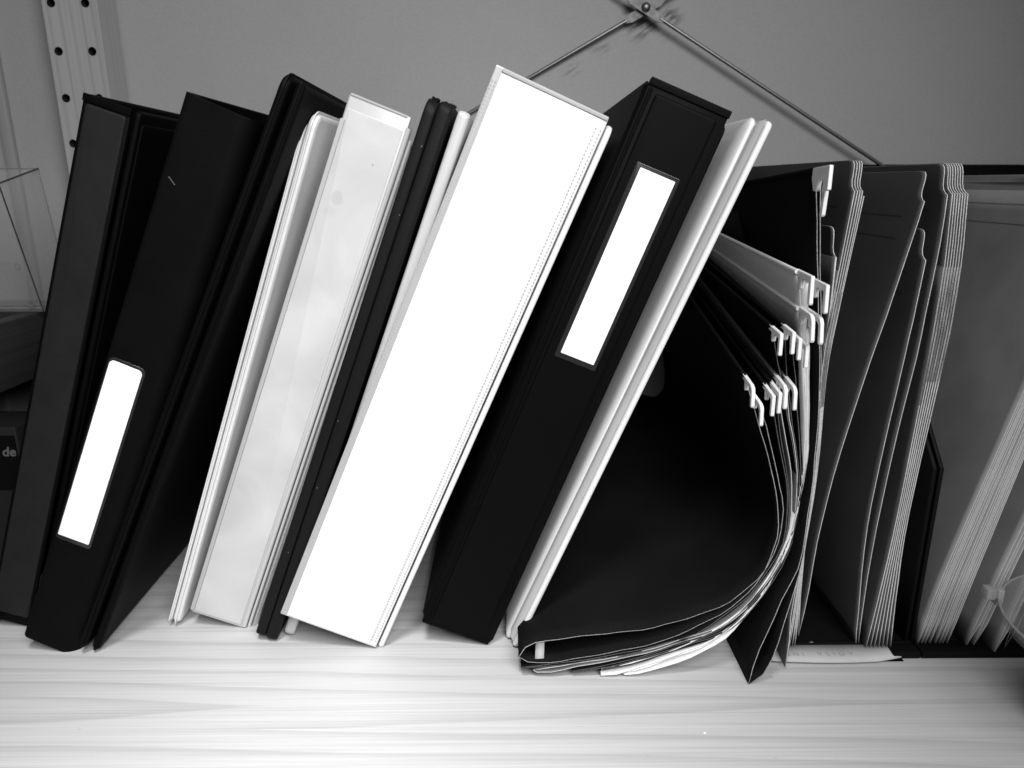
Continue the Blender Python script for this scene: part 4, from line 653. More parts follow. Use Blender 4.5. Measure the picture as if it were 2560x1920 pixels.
'R4':[(0.2844,0.3350,0.2398),(0.2821,0.3350,0.2290),(0.2798,0.3350,0.2178),(0.2773,0.3350,0.2062),(0.2749,0.3350,0.1944),(0.2724,0.3350,0.1824),(0.2699,0.3350,0.1705),(0.2674,0.3350,0.1586),(0.2650,0.3350,0.1470),(0.2626,0.3350,0.1358),(0.2599,0.3347,0.1237),(0.2563,0.3342,0.1085),(0.2526,0.3336,0.0937),(0.2491,0.3329,0.0798),(0.2458,0.3322,0.0668),(0.2429,0.3316,0.0551),(0.2404,0.3312,0.0450),(0.2363,0.3305,0.0270),(0.2347,0.3302,0.0180),(0.2326,0.3300,0.0040),(0.2358,0.3302,0.0174),(0.2375,0.3304,0.0266),(0.2415,0.3311,0.0442),(0.2440,0.3316,0.0544),(0.2469,0.3322,0.0662),(0.2502,0.3329,0.0792),(0.2537,0.3336,0.0934),(0.2574,0.3342,0.1084),(0.2611,0.3347,0.1239),(0.2636,0.3349,0.1352),(0.2659,0.3350,0.1465),(0.2684,0.3350,0.1582),(0.2708,0.3350,0.1701),(0.2733,0.3350,0.1822),(0.2758,0.3350,0.1942),(0.2783,0.3350,0.2061),(0.2807,0.3350,0.2177),(0.2830,0.3350,0.2290),(0.2852,0.3350,0.2398)],
'R5':[(0.2860,0.3350,0.2398),(0.2838,0.3350,0.2290),(0.2815,0.3350,0.2178),(0.2791,0.3350,0.2061),(0.2767,0.3350,0.1942),(0.2742,0.3350,0.1822),(0.2718,0.3350,0.1701),(0.2693,0.3350,0.1581),(0.2669,0.3350,0.1464),(0.2645,0.3349,0.1351),(0.2622,0.3347,0.1244),(0.2586,0.3343,0.1090),(0.2549,0.3336,0.0938),(0.2514,0.3329,0.0795),(0.2481,0.3322,0.0663),(0.2452,0.3316,0.0544),(0.2427,0.3311,0.0440),(0.2388,0.3305,0.0271),(0.2372,0.3302,0.0181),(0.2349,0.3300,0.0040),(0.2380,0.3302,0.0178),(0.2396,0.3305,0.0268),(0.2434,0.3311,0.0435),(0.2459,0.3316,0.0539),(0.2488,0.3322,0.0659),(0.2521,0.3329,0.0792),(0.2557,0.3336,0.0936),(0.2593,0.3343,0.1090),(0.2628,0.3347,0.1240),(0.2652,0.3349,0.1348),(0.2675,0.3350,0.1461),(0.2699,0.3350,0.1579),(0.2723,0.3350,0.1699),(0.2748,0.3350,0.1820),(0.2773,0.3350,0.1941),(0.2797,0.3350,0.2061),(0.2821,0.3350,0.2177),(0.2844,0.3350,0.2290),(0.2866,0.3350,0.2398)],
'R6':[(0.2871,0.3350,0.2398),(0.2849,0.3350,0.2290),(0.2826,0.3350,0.2178),(0.2802,0.3350,0.2061),(0.2778,0.3350,0.1942),(0.2754,0.3350,0.1821),(0.2729,0.3350,0.1699),(0.2705,0.3350,0.1579),(0.2681,0.3350,0.1461),(0.2658,0.3349,0.1347),(0.2634,0.3347,0.1240),(0.2601,0.3343,0.1096),(0.2564,0.3336,0.0940),(0.2529,0.3329,0.0795),(0.2496,0.3322,0.0661),(0.2466,0.3316,0.0540),(0.2441,0.3311,0.0435),(0.2405,0.3305,0.0275),(0.2388,0.3302,0.0183),(0.2366,0.3300,0.0040),(0.2399,0.3302,0.0179),(0.2417,0.3305,0.0274),(0.2451,0.3311,0.0428),(0.2476,0.3316,0.0534),(0.2505,0.3322,0.0655),(0.2538,0.3329,0.0790),(0.2574,0.3336,0.0938),(0.2612,0.3343,0.1097),(0.2643,0.3347,0.1234),(0.2666,0.3349,0.1342),(0.2690,0.3350,0.1457),(0.2713,0.3350,0.1575),(0.2738,0.3350,0.1696),(0.2762,0.3350,0.1818),(0.2786,0.3350,0.1940),(0.2810,0.3350,0.2060),(0.2834,0.3350,0.2177),(0.2857,0.3350,0.2290),(0.2878,0.3350,0.2398)],
'R7':[(0.2886,0.3350,0.2398),(0.2865,0.3350,0.2290),(0.2842,0.3350,0.2177),(0.2819,0.3350,0.2060),(0.2795,0.3350,0.1940),(0.2771,0.3350,0.1819),(0.2747,0.3350,0.1697),(0.2723,0.3350,0.1575),(0.2699,0.3350,0.1456),(0.2676,0.3349,0.1341),(0.2652,0.3347,0.1233),(0.2624,0.3343,0.1107),(0.2586,0.3336,0.0945),(0.2550,0.3329,0.0794),(0.2517,0.3322,0.0657),(0.2488,0.3316,0.0534),(0.2463,0.3311,0.0427),(0.2433,0.3305,0.0292),(0.2412,0.3302,0.0184),(0.2389,0.3300,0.0040),(0.2421,0.3302,0.0181),(0.2444,0.3305,0.0296),(0.2472,0.3310,0.0421),(0.2496,0.3315,0.0528),(0.2526,0.3321,0.0652),(0.2559,0.3329,0.0791),(0.2595,0.3336,0.0944),(0.2633,0.3343,0.1110),(0.2660,0.3347,0.1228),(0.2683,0.3349,0.1337),(0.2706,0.3350,0.1453),(0.2730,0.3350,0.1572),(0.2754,0.3350,0.1694),(0.2778,0.3350,0.1817),(0.2802,0.3350,0.1939),(0.2826,0.3350,0.2059),(0.2849,0.3350,0.2177),(0.2871,0.3350,0.2290),(0.2893,0.3350,0.2398)],
'S0':[(0.3106,0.3350,0.2398),(0.3080,0.3350,0.2289),(0.3053,0.3350,0.2176),(0.3025,0.3350,0.2058),(0.2997,0.3350,0.1939),(0.2968,0.3350,0.1820),(0.2940,0.3350,0.1702),(0.2913,0.3350,0.1588),(0.2887,0.3350,0.1480),(0.2854,0.3349,0.1345),(0.2817,0.3345,0.1202),(0.2780,0.3339,0.1071),(0.2745,0.3333,0.0950),(0.2712,0.3325,0.0838),(0.2674,0.3317,0.0714),(0.2628,0.3307,0.0560),(0.2591,0.3299,0.0435),(0.2554,0.3293,0.0305),(0.2519,0.3288,0.0178),(0.2486,0.3285,0.0040),(0.2539,0.3287,0.0170),(0.2573,0.3292,0.0294),(0.2610,0.3299,0.0429),(0.2647,0.3306,0.0552),(0.2692,0.3316,0.0705),(0.2731,0.3325,0.0833),(0.2764,0.3332,0.0945),(0.2799,0.3339,0.1065),(0.2836,0.3345,0.1197),(0.2873,0.3349,0.1340),(0.2906,0.3350,0.1477),(0.2932,0.3350,0.1585),(0.2959,0.3350,0.1699),(0.2987,0.3350,0.1817),(0.3015,0.3350,0.1937),(0.3044,0.3350,0.2057),(0.3072,0.3350,0.2175),(0.3099,0.3350,0.2289),(0.3124,0.3350,0.2398)],
'S1':[(0.3137,0.3350,0.2398),(0.3112,0.3350,0.2289),(0.3085,0.3350,0.2176),(0.3057,0.3350,0.2058),(0.3029,0.3350,0.1939),(0.3001,0.3350,0.1820),(0.2973,0.3350,0.1702),(0.2947,0.3350,0.1588),(0.2921,0.3350,0.1480),(0.2889,0.3349,0.1346),(0.2851,0.3345,0.1202),(0.2815,0.3339,0.1071),(0.2780,0.3333,0.0950),(0.2747,0.3325,0.0838),(0.2710,0.3317,0.0714),(0.2664,0.3307,0.0560),(0.2627,0.3299,0.0436),(0.2590,0.3293,0.0306),(0.2556,0.3288,0.0178),(0.2525,0.3285,0.0040),(0.2577,0.3287,0.0169),(0.2611,0.3292,0.0294),(0.2649,0.3299,0.0428),(0.2685,0.3306,0.0552),(0.2730,0.3316,0.0704),(0.2768,0.3325,0.0833),(0.2801,0.3332,0.0944),(0.2836,0.3339,0.1065),(0.2872,0.3345,0.1197),(0.2909,0.3349,0.1340),(0.2942,0.3350,0.1477),(0.2968,0.3350,0.1585),(0.2994,0.3350,0.1699),(0.3022,0.3350,0.1817),(0.3050,0.3350,0.1937),(0.3078,0.3350,0.2057),(0.3106,0.3350,0.2175),(0.3132,0.3350,0.2289),(0.3158,0.3350,0.2398)],
'S2':[(0.3239,0.3350,0.2398),(0.3214,0.3350,0.2287),(0.3189,0.3350,0.2171),(0.3162,0.3350,0.2052),(0.3135,0.3350,0.1930),(0.3108,0.3350,0.1809),(0.3082,0.3350,0.1690),(0.3056,0.3350,0.1574),(0.3032,0.3350,0.1465),(0.2998,0.3348,0.1322),(0.2958,0.3339,0.1180),(0.2918,0.3328,0.1051),(0.2879,0.3314,0.0933),(0.2842,0.3301,0.0825),(0.2795,0.3283,0.0689),(0.2746,0.3265,0.0547),(0.2707,0.3252,0.0432),(0.2664,0.3239,0.0296),(0.2629,0.3230,0.0172),(0.2597,0.3225,0.0040),(0.2648,0.3229,0.0164),(0.2688,0.3238,0.0287),(0.2730,0.3251,0.0425),(0.2768,0.3264,0.0539),(0.2816,0.3282,0.0679),(0.2865,0.3300,0.0819),(0.2902,0.3314,0.0927),(0.2941,0.3327,0.1045),(0.2981,0.3339,0.1174),(0.3020,0.3347,0.1316),(0.3055,0.3350,0.1462),(0.3079,0.3350,0.1571),(0.3104,0.3350,0.1687),(0.3131,0.3350,0.1806),(0.3158,0.3350,0.1928),(0.3185,0.3350,0.2050),(0.3211,0.3350,0.2170),(0.3237,0.3350,0.2287),(0.3261,0.3350,0.2398)],
'S3':[(0.3266,0.3350,0.2398),(0.3242,0.3350,0.2288),(0.3217,0.3350,0.2173),(0.3191,0.3350,0.2055),(0.3164,0.3350,0.1934),(0.3138,0.3350,0.1814),(0.3112,0.3350,0.1695),(0.3086,0.3350,0.1580),(0.3063,0.3350,0.1472),(0.3030,0.3348,0.1332),(0.2993,0.3342,0.1189),(0.2955,0.3333,0.1059),(0.2919,0.3322,0.0940),(0.2884,0.3311,0.0830),(0.2842,0.3298,0.0699),(0.2795,0.3283,0.0552),(0.2758,0.3272,0.0433),(0.2717,0.3261,0.0298),(0.2685,0.3254,0.0174),(0.2664,0.3250,0.0040),(0.2713,0.3254,0.0162),(0.2749,0.3260,0.0285),(0.2789,0.3271,0.0424),(0.2825,0.3282,0.0541),(0.2871,0.3297,0.0687),(0.2915,0.3311,0.0823),(0.2949,0.3321,0.0932),(0.2986,0.3332,0.1051),(0.3023,0.3342,0.1182),(0.3061,0.3348,0.1325),(0.3094,0.3350,0.1467),(0.3117,0.3350,0.1576),(0.3142,0.3350,0.1691),(0.3168,0.3350,0.1810),(0.3194,0.3350,0.1931),(0.3221,0.3350,0.2053),(0.3247,0.3350,0.2172),(0.3272,0.3350,0.2288),(0.3296,0.3350,0.2398)],
}

def sheet_mesh(name, rows, m_face, m_edge, t=.00035, uvs=None):
    """rows: list of (list of points front->back); a thin board, rim faces get the cut-edge material"""
    vs = []; fs = []; k = len(rows[0])
    for rw in rows: vs += [tuple(p) for p in rw]
    for i in range(len(rows) - 1):
        for j in range(k - 1):
            a = i * k + j; fs.append((a, a + 1, a + k + 1, a + k))
    me = bpy.data.meshes.new(name); me.from_pydata(vs, [], fs)
    if uvs:
        ul = me.uv_layers.new(name='UVMap')
        for lp in me.loops: ul.data[lp.index].uv = uvs[lp.vertex_index]
    o = obj(name, me, None, 0, [m_face, m_edge])
    for p in me.polygons: p.use_smooth = True
    s = o.modifiers.new('board', 'SOLIDIFY'); s.thickness = t; s.offset = 0; s.use_rim = True; s.material_offset_rim = 1
    s.use_even_offset = False
    return o
SAG = [(0, 0), (.080, 0), (.152, .050), (.177, .030), (.204, .0175), (.25, -.016), (.3, -.016)]
def sag(z):
    # the bunch droops towards the viewer: how much higher the rear end of a line at height z lies
    for (a, p), (b, q) in zip(SAG, SAG[1:]):
        if z <= b:
            t = (z - a) / (b - a); t = t * t * (3 - 2 * t) if b == .152 else t
            return p + (q - p) * t
    return SAG[-1][1]
def hang(key, vz, m_face, m_edge, label, dark_rail, hooks, vx=0, depth=.285, t=.0004):
    pts = [Vector(p) for p in P[key]]
    tip = min(range(len(pts)), key=lambda i: pts[i].z)
    base = Vector((pts[tip].x, .46, 0))
    rt = empty('hanging_folder', base); tag(rt, label, 'hanging folder', 'hanging folders')
    zt = max(p.z for p in pts)
    rows = []
    for i, p in enumerate(pts):
        f = sag(p.z)
        y1 = .335 + depth
        wob = .0003 * math.sin(i * 1.7) * (1 if 2 < i < len(pts) - 3 else 0)
        lift = .048 * math.sin(math.pi * min(max((.1405 - p.x) / .132, 0), 1)) if key == 'F1' and p.z < .075 else 0
        bk = Vector((p.x, min(y1, WY - .006), max(p.z + f + lift, .0005)))
        fr = p + Vector((0, wob, 0))
        rows.append([fr.lerp(bk, s) for s in (0, .03, .25, .5, .75, 1)])
    o = sheet_mesh('folder_sheet', rows, m_face, m_edge, t); in_world(o, rt)
    for p, rw in ((pts[0], rows[0]), (pts[-1], rows[-1])):
        bm = tube_bm(rw[0] + Vector((0, .0006, 0)), rw[-1], .0011, 10); q = from_bm('rail_sleeve', bm, m_face); in_world(q, rt)
    for (idx, shape, dx, s) in hooks:
        p = pts[0] if idx == 0 else pts[-1]; bk = rows[0][-1] if idx == 0 else rows[-1][-1]
        ax = (p - bk).normalized()                       # towards the viewer
        dn = Vector((0, 0, -1)); dn = (dn - ax * dn.dot(ax)).normalized()
        dn = (dn + Vector((0, 0, -1))).normalized()
        sd = Vector((1, 0, 0))
        bm = bmesh.new(); A = []; B = []
        for a, b in HOOK[shape]:
            c = p + Vector((dx, 0, .0008)) + ax * a * .001 * s + dn * b * .001 * s
            A.append(bm.verts.new(c - sd * .0009)); B.append(bm.verts.new(c + sd * .0009))
        k = len(A)
        for i in range(k): bm.faces.new((A[i], A[(i + 1) % k], B[(i + 1) % k], B[i]))
        bm.faces.new(A); bm.faces.new(B[::-1])
        q = from_bm('hook', bm, M['plastic_white'], None, 0)
        bv = q.modifiers.new('soft', 'BEVEL'); bv.width = .00035; bv.segments = 2; bv.limit_method = 'ANGLE'; bv.angle_limit = R(50)
        in_world(q, rt)
    return rt
HOOK = {
 'hook': [(-3, 0), (11.6, 0), (13.6, .8), (14.8, 2.4), (16.6, 10.4), (16.2, 11.6), (14.8, 11.8), (14.2, 11.0), (12.6, 4.0), (11.4, 2.9), (5.0, 2.8), (4.2, 3.4), (4.0, 6.8), (3.2, 7.6), (2.0, 7.0), (1.4, 2.8), (-3, 2.6)],
 'square': [(-3, 0), (13.0, 0), (13.4, .4), (14.6, 10.6), (14.2, 11.4), (12.6, 11.4), (12.2, 10.8), (11.2, 3.0), (4.6, 2.8), (4.2, 6.8), (3.2, 7.4), (2.0, 7.0), (1.4, 2.8), (-3, 2.6)],
 'block': [(-1, 0), (13.4, 0), (13.6, .4), (13.6, 8.6), (12.8, 9.0), (9.6, 9.0), (8.8, 5.2), (7.2, 4.2), (5.4, 5.0), (4.0, 8.8), (1.0, 8.4), (-1, 4.0)],
 'leg': [(6.6, 4.6), (10.0, 4.6), (10.0, 8.0), (9.2, 15.6), (8.6, 16.4), (7.0, 16.4), (6.6, 15.8), (7.4, 9.0)],
}
hang('F1', .050, M['hang'], M['core_dark'], 'dark hanging folder curled widest, its open fold lying on the shelf', True, [(0, 'hook', 0, .86), (1, 'hook', .0004, .86)])
hang('F2', .050, M['hang'], M['core_faint'], 'dark hanging folder squeezed flat under the widest curled one', True, [(0, 'square', 0, .9), (1, 'square', .0004, .9)])
hang('F3', .050, M['hang_grey'], M['core'], 'mid grey hanging folder with bright cut edges curled beneath the dark ones', True, [(0, 'hook', 0, .9), (1, 'hook', 0, .9)])
hang('G1', .030, M['hang'], M['core_faint'], 'dark hanging folder with the leftmost pair of hooks in the middle bunch', True, [(0, 'square', 0, .92), (1, 'square', 0, .92)])
hang('G2', .030, M['hang'], M['core_faint'], 'dark hanging folder with the right pair of hooks in the middle bunch', True, [(0, 'square', 0, .9), (1, 'square', 0, .95)])
hang('L1', .017, M['hang_light'], M['core'], 'pale hanging folder whose top edge sits highest of the two pale ones', True, [(0, 'square', .001, 1.15), (1, 'square', .002, 1.15)])
hang('L2', .018, M['hang_light'], M['core'], 'pale hanging folder lying lowest on the shelf under the others', True, [(0, 'hook', .001, 1.05), (1, 'hook', .0015, 1.05)])
hang('T', -.016, M['hang'], M['core_dark'], 'dark upright hanging folder with its lower tip hanging out over the shelf', True, [(0, 'block', 0, 1.2), (1, 'leg', -.0015, 1.15)])

def slip():
    # small white slip standing inside the open fold of the widest curled folder
    bm = bmesh.new(); n = 8; A = []; B = []
    for k in range(n + 1):
        s = k / n; z = .0078 + .0112 * s
        A.append(bm.verts.new((.0150 + .0006 * s, .3128 + .003 * s, z))); B.append(bm.verts.new((.0196 + .0004 * s, .3128 + .003 * s, z)))
    for a, b, c, d in zip(A, B, B[1:], A[1:]): bm.faces.new((a, b, c, d))
    o = from_bm('paper_slip', bm, M['flap'], None)
    s = o.modifiers.new('board', 'SOLIDIFY'); s.thickness = .0002
    tag(o, 'small white paper slip inside the open fold of the widest curled folder', 'paper slip')
slip()

def folder(key, label, tab=True, depth=.262, m=None, e=None, t=.00036, group='file folders', cat='file folder', tabh=.0138, name='file_folder', single=False, front_cut=9):
    m = m or M['manila']; e = e or M['core']
    pts = [Vector(p) for p in P[key]]
    tip = min(range(len(pts)), key=lambda i: pts[i].z)
    rt = empty(name, (pts[tip].x, .46, 0)); tag(rt, label, cat, group)
    right = pts[tip:]; left = pts[:tip + 1]
    def panel(ps, with_tab, nm):
        # ps run tip -> shoulder; metres below the shoulder go into the UVs
        ln = [0]
        for a, b in zip(ps, ps[1:]): ln.append(ln[-1] + (b - a).length)
        tot = ln[-1]; rows = []; uvs = []
        cols = (0, .004, .016, .07, .14, .2, depth)
        for p, l in zip(ps, ln):
            rows.append([Vector((p.x, p.y + c, p.z)) for c in cols]); uvs += [(c, tot - l) for c in cols]
        if with_tab:
            up = (ps[-1] - ps[-3]).normalized()
            for h, d in ((.0006, .0016), (.0022, .0036), (.0045, .0046), (tabh - .004, .0050), (tabh - .0016, .0057), (tabh - .0004, .0072), (tabh, .0100)):
                q = ps[-1] + up * h
                rows.append([Vector((q.x, q.y + d + c * (depth - d) / depth, q.z)) for c in cols]); uvs += [(c + .1, -h) for c in cols]
        o = sheet_mesh(nm, rows, m, e, t, uvs); in_world(o, rt)
    panel(right, tab, 'back_panel')
    if not single: panel([p for p in left[::-1] if p.z < front_cut], False, 'front_panel')
    return rt
folder('A0', 'dark file folder whose lower corner hangs out in front of the box', front_cut=.205)
folder('A1', 'file folder in the left bunch standing second from the hanging folders', front_cut=.205)
folder('A2', 'file folder in the left bunch standing third from the hanging folders', front_cut=.205)
folder('A3', 'file folder in the left bunch standing fourth from the hanging folders', front_cut=.205)
folder('ML', 'short file folder with its tab far below the others in the left bunch', tab=True)
folder('M1', 'wide open file folder whose tabbed panel leans away from the left bunch')
folder('MB', 'short file folder with a low tab standing alone before the thick pack', single=True)
folder('MC', 'single file folder just left of the thick pack of folders', single=True)
order = ['first', 'second', 'third', 'fourth', 'fifth', 'sixth', 'seventh', 'eighth', 'ninth']
for i in range(7):
    f = folder('D%d' % i, '%s file folder from the left in the thick tabbed pack' % order[i], front_cut=.212)
    # loose sheets filed inside, shorter than the folder
    pts = [Vector(p) for p in P['D%d' % i]]
    tip = min(range(len(pts)), key=lambda k: pts[k].z); right = pts[tip:]; left = pts[:tip + 1][::-1]
    rows = []
    mids = [p + Vector((.0006, 0, 0)) for p in right]
    for q in mids:
        if .008 < q.z < .208: rows.append([Vector((q.x, q.y + .0012 + c, q.z)) for c in (0, .1, .25)])
    o = sheet_mesh('paper_sheets', rows, M['paper'], M['paper'], .0006); in_world(o, f)

M['manila_lit'] = manila('lit_file_folder_board', .28)  # lighter copy of the folder board: light on the right bunch is in its tone
for i in range(8):
    folder('R%d' % i, '%s folder from the left in the steeply leaning bunch in the right box' % order[i], m=M['manila_lit'], tabh=.0085, group='leaning folders in the right box')
for i, s in enumerate(('grey folder just right of the steeply leaning bunch with its pale side showing', 'grey folder second after the steeply leaning bunch',
                       'grey folder with its bottom corner nearest the front of the right box', 'dark looped folder at the far end of the right box')):
    folder('S%d' % i, s, m=M['manila_lit'] if i < 3 else M['hang'], tab=False, e=M['core'] if i < 3 else M['core_dark'], group='leaning folders in the right box')

# ------------------------------------------------------------------ card file boxes
def side_bm(x0, x1, y0, yc, yb, zc, zt):
    bm = bmesh.new()
    o = [(y0, .0), (yb, .0), (yb, zt), (yc, zt), (y0, zc)]
    A = [bm.verts.new((x0, y, z)) for y, z in o]; B = [bm.verts.new((x1, y, z)) for y, z in o]
    for i in range(5): bm.faces.new((A[i], A[(i + 1) % 5], B[(i + 1) % 5], B[i]))
    bm.faces.new(A); bm.faces.new(B[::-1])
    bmesh.ops.bevel(bm, geom=bm.edges[:], offset=.0005, segments=1, affect='EDGES')
    return bm
def filebox(x0, x1, zt, label, lip):
    rt = empty('file_box', ((x0 + x1) / 2, .45, 0)); tag(rt, label, 'file box', 'black file boxes')
    in_world(from_bm('side_wall', side_bm(x0, x0 + .0022, .346 if x0 < .2 else .334, .47, .599, .104, zt), M['black_card']), rt)
    in_world(from_bm('side_wall', side_bm(x1 - .0022, x1, .334, .47, .599, .104, zt), M['black_card']), rt)
    in_world(box('back_panel', x0 + .0023, x1 - .0023, .5960, .599, .0034, zt + .0035, M['black_card'], None, .0006), rt)
    in_world(box('base', x0 + .0023, x1 - .0023, .3330, .5955, .0004, .0030, M['black_card'], None, .0006), rt)
    return rt
b1 = filebox(.1440, .2200, .2520, 'black card file box with a white flap under the tabbed folders', True)
b2 = filebox(.2212, .4600, .2545, 'black card file box at the right edge holding the steeply leaning folders', True)
in_world(box('front_lip', .2060, .2206, .3222, .3329, .0004, .0040, M['black_card'], None, .0006), b1)
in_world(box('front_lip', .2212, .4600, .3222, .3325, .0004, .0042, M['black_card'], None, .0006), b2)
# white inside of the front flap, folded out over the shelf, with show-through print
def flap():
    bm = bmesh.new(); n = 14; rows = []
    for k in range(n + 1):
        s = k / n; x = .1400 + .0700 * s
        yf = .3196 - .0018 * math.sin(s * math.pi) + (.0022 * max(0, (s - .8) / .2))
        rows.append([bm.verts.new((x, y, z)) for y, z in ((yf, .0016), (yf + .004, .0022), (.3304, .0030))])
    for a, b in zip(rows, rows[1:]):
        for i in range(2): bm.faces.new((a[i], b[i], b[i + 1], a[i + 1]))
    o = from_bm('flap', bm, [M['flap'], M['flap']])
    s = o.modifiers.new('board', 'SOLIDIFY'); s.thickness = .0007; s.offset = 0
    in_world(o, b1)
    in_world(box('flap_hinge', .1440, .2200, .3306, .3332, .0018, .0044, M['black_card'], None, .0004), b1)
    in_world(box('flap_underside', .1395, .2105, .3203, .3330, .0003, .0007, M['black_card'], None, 0), b1)
    for txt, x, sc in (('INI', .1500, .0040), ('VSIOV', .1660, .0042)):
        c = bpy.data.curves.new('t', 'FONT'); c.body = txt; c.size = sc; c.space_character = 1.9; c.extrude = .00004
        t = bpy.data.objects.new('lettering', c); COL.objects.link(t)
        bpy.context.view_layer.update()
        me = bpy.data.meshes.new_from_object(t.evaluated_get(bpy.context.evaluated_depsgraph_get()))
        bpy.data.objects.remove(t)
        q = obj('lettering', me, None, 0, [M['ink']])
        q.location = (x, .3222, .00275); q.rotation_euler = (R(5), 0, 0)
        q.parent = b1; q.matrix_parent_inverse = Matrix.Translation(-b1.location)
    # little printed arrow on the hinge
    bm = bmesh.new()
    tube_bm((.1655, .3307, .0046), (.1659, .3322, .0046), .00014, 6, bm); tube_bm((.1655, .3307, .0046), (.1645, .3312, .0046), .00014, 6, bm)
    tube_bm((.1655, .3307, .0046), (.1666, .3313, .0046), .00014, 6, bm)
    in_world(from_bm('printed_arrow', bm, M['print_white']), b1)
flap()

# ------------------------------------------------------------------ canister with a clear hinged lid at the right edge
can = empty('dish_stand', (.2735, .262, 0))
tag(can, 'clear plastic dish on a pale stand at the right edge of the shelf', 'dish')
bm = lathe_bm([(.0262, .0), (.0270, .002), (.0270, .012), (.0255, .015), (.0240, .018), (.0240, .040), (.0225, .042), (.0004, .0425)], 64)
o = from_bm('stand', bm, M['trim']); o.parent = can
prof = [(.0004, .0440), (.034, .0440), (.044, .0455), (.0495, .0500), (.0514, .0560), (.0519, .0565), (.0514, .0571), (.0505, .0566), (.0488, .0512), (.0435, .0470), (.034, .0455), (.0290, .0470), (.0270, .0560), (.0220, .0630), (.0120, .0670), (.0004, .0680)]
o = from_bm('dish', lathe_bm(prof, 72), M['clear_dish']); o.parent = can
ring = [Vector((.0515 * math.cos(R(5 * k)), .0515 * math.sin(R(5 * k)), .0566)) for k in range(73)]
bm = bmesh.new()
for p, q in zip(ring, ring[1:]): tube_bm(p, q, .0007, 8, bm)
o = from_bm('rim', bm, M['clear_edge']); o.parent = can
hx, hy = -.0420, .0305
o = box('clip', hx - .0017, hx + .0017, hy - .002, hy + .002, .0530, .0610, M['pale_plastic'], None, .0006); o.parent = can
o = box('clip_tab', hx - .0075, hx - .0020, hy - .003, hy + .003, .0560, .0620, M['clear_edge'], None, .0015); o.parent = can

# ------------------------------------------------------------------ next bay on the left: clear stand, boxes, wall strip
st = tag(box('wall_strip', -.3990, -.3905, WY - .006, WY - .0005, -.2, .9, M['trim'], None, .001), 'narrow pale vertical strip on the wall left of the drilled upright', 'wall strip')
h = empty('leaflet_holder', (-.351, .49, .160)); tag(h, 'clear plastic leaflet holder standing on the dark rung behind the slate binder', 'leaflet holder')
def quadslab(name, pts, vec, m):
    # flat polygon pushed along vec
    bm = bmesh.new(); v = Vector(vec); A = [bm.verts.new(p) for p in pts]; B = [bm.verts.new(Vector(p) + v) for p in pts]; k = len(A)
    for i in range(k): bm.faces.new((A[i], A[(i + 1) % k], B[(i + 1) % k], B[i]))
    bm.faces.new(A); bm.faces.new(B[::-1])
    return in_world(from_bm(name, bm, m, None, 0), h)
side = [(.4790, .1602), (.5120, .1602), (.4995, .2528), (.4581, .2436)]
for x in (-.3120, -.3900):
    quadslab('side_panel', [(x, y, z) for y, z in side], (.002, 0, 0), M['clear_thin'])
quadslab('front_panel', [(-.3879, .4790, .1602), (-.3121, .4790, .1602), (-.3121, .4581, .2436), (-.3879, .4581, .2436)], (0, .002, .0003), M['clear_thin'])
quadslab('back_panel', [(-.3879, .5100, .1602), (-.3121, .5100, .1602), (-.3121, .4975, .2528), (-.3879, .4975, .2528)], (0, .002, .0003), M['clear_thin'])
quadslab('base', [(-.3879, .4815, .1602), (-.3121, .4815, .1602), (-.3121, .5095, .1602), (-.3879, .5095, .1602)], (0, 0, .003), M['clear_thin'])
def rim(p, q, rad=.0005, m='clear_edge'):
    in_world(from_bm('rim', tube_bm(p, q, rad, 8), M[m]), h)
rim((-.311, .4400, .2392), (-.311, .4995, .2529), .0006, 'pocket'); rim((-.311, .4790, .1604), (-.311, .4581, .2436), .0004, 'pocket')
rim((-.311, .5120, .1604), (-.311, .4995, .2528), .0005); rim((-.389, .4985, .2529), (-.311, .4985, .2529), .0004)
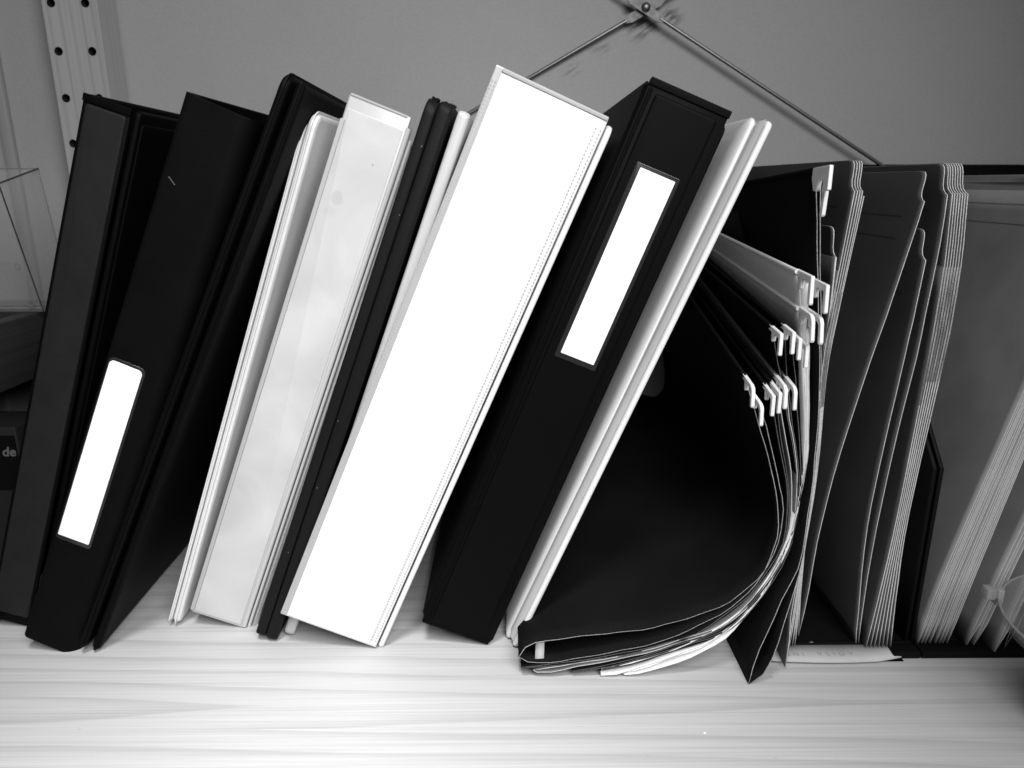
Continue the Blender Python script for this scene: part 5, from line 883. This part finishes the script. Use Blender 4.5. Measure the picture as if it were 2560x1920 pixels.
rim((-.389, .4790, .1625), (-.311, .4790, .1625), .0006)
for z in (.166, .192):
    bm = bmesh.new(); ring = []
    for k in range(13):
        t = R(30 * k); ring.append(Vector((-.3165 + .0018 * math.cos(t), .4775 - (z - .160) * .25, z + .0018 * math.sin(t))))
    for p, q in zip(ring, ring[1:]): tube_bm(p, q, .0003, 6, bm)
    in_world(from_bm('moulded_foot', bm, M['clear_edge']), h)
gb = empty('storage_box', (-.40, .50, 0)); tag(gb, 'grey card box behind the rung under the clear leaflet holder', 'box')
in_world(box('body', -.440, -.3400, .47, .570, .0005, .140, M['grey_card'], None, .002), gb)
in_world(box('lid', -.442, -.3385, .468, .572, .1402, .1498, M['grey_card'], None, .002), gb)
db = empty('printed_box', (-.36, .44, 0)); tag(db, 'black box printed with the pale letters de beside the slate binder', 'box')
in_world(box('body', -.440, -.3040, .421, .455, .0006, .098, M['dark_box'], None, .0015), db)
in_world(box('band', -.4385, -.3055, .4203, .4209, .0560, .0925, M['black_card'], None, 0), db)
def word(txt, size, loc, m, parent):
    c = bpy.data.curves.new('t', 'FONT'); c.body = txt; c.size = size; c.extrude = .0001; c.shear = .15; c.offset = .0002
    t = bpy.data.objects.new('t', c); COL.objects.link(t); bpy.context.view_layer.update()
    me = bpy.data.meshes.new_from_object(t.evaluated_get(bpy.context.evaluated_depsgraph_get())); bpy.data.objects.remove(t)
    q = obj('lettering', me, None, 0, [m]); q.location = loc; q.rotation_euler = (R(90), 0, 0)
    q.parent = parent; q.matrix_parent_inverse = Matrix.Translation(-parent.location)
word('de', .0086, (-.3146, .4200, .0792), M['print_dim'], db)

# crumbs on the shelf
bm = bmesh.new(); bmesh.ops.create_icosphere(bm, subdivisions=1, radius=.0007)
for v in bm.verts: v.co *= random.uniform(.6, 1.2); v.co.z *= .5
cr = from_bm('paper_crumb', bm, M['card']); cr.location = (.0915, .2705, .0004); cr.scale = (1.4, .8, 1)
tag(cr, 'tiny white paper crumb on the bare front of the shelf', 'crumb')
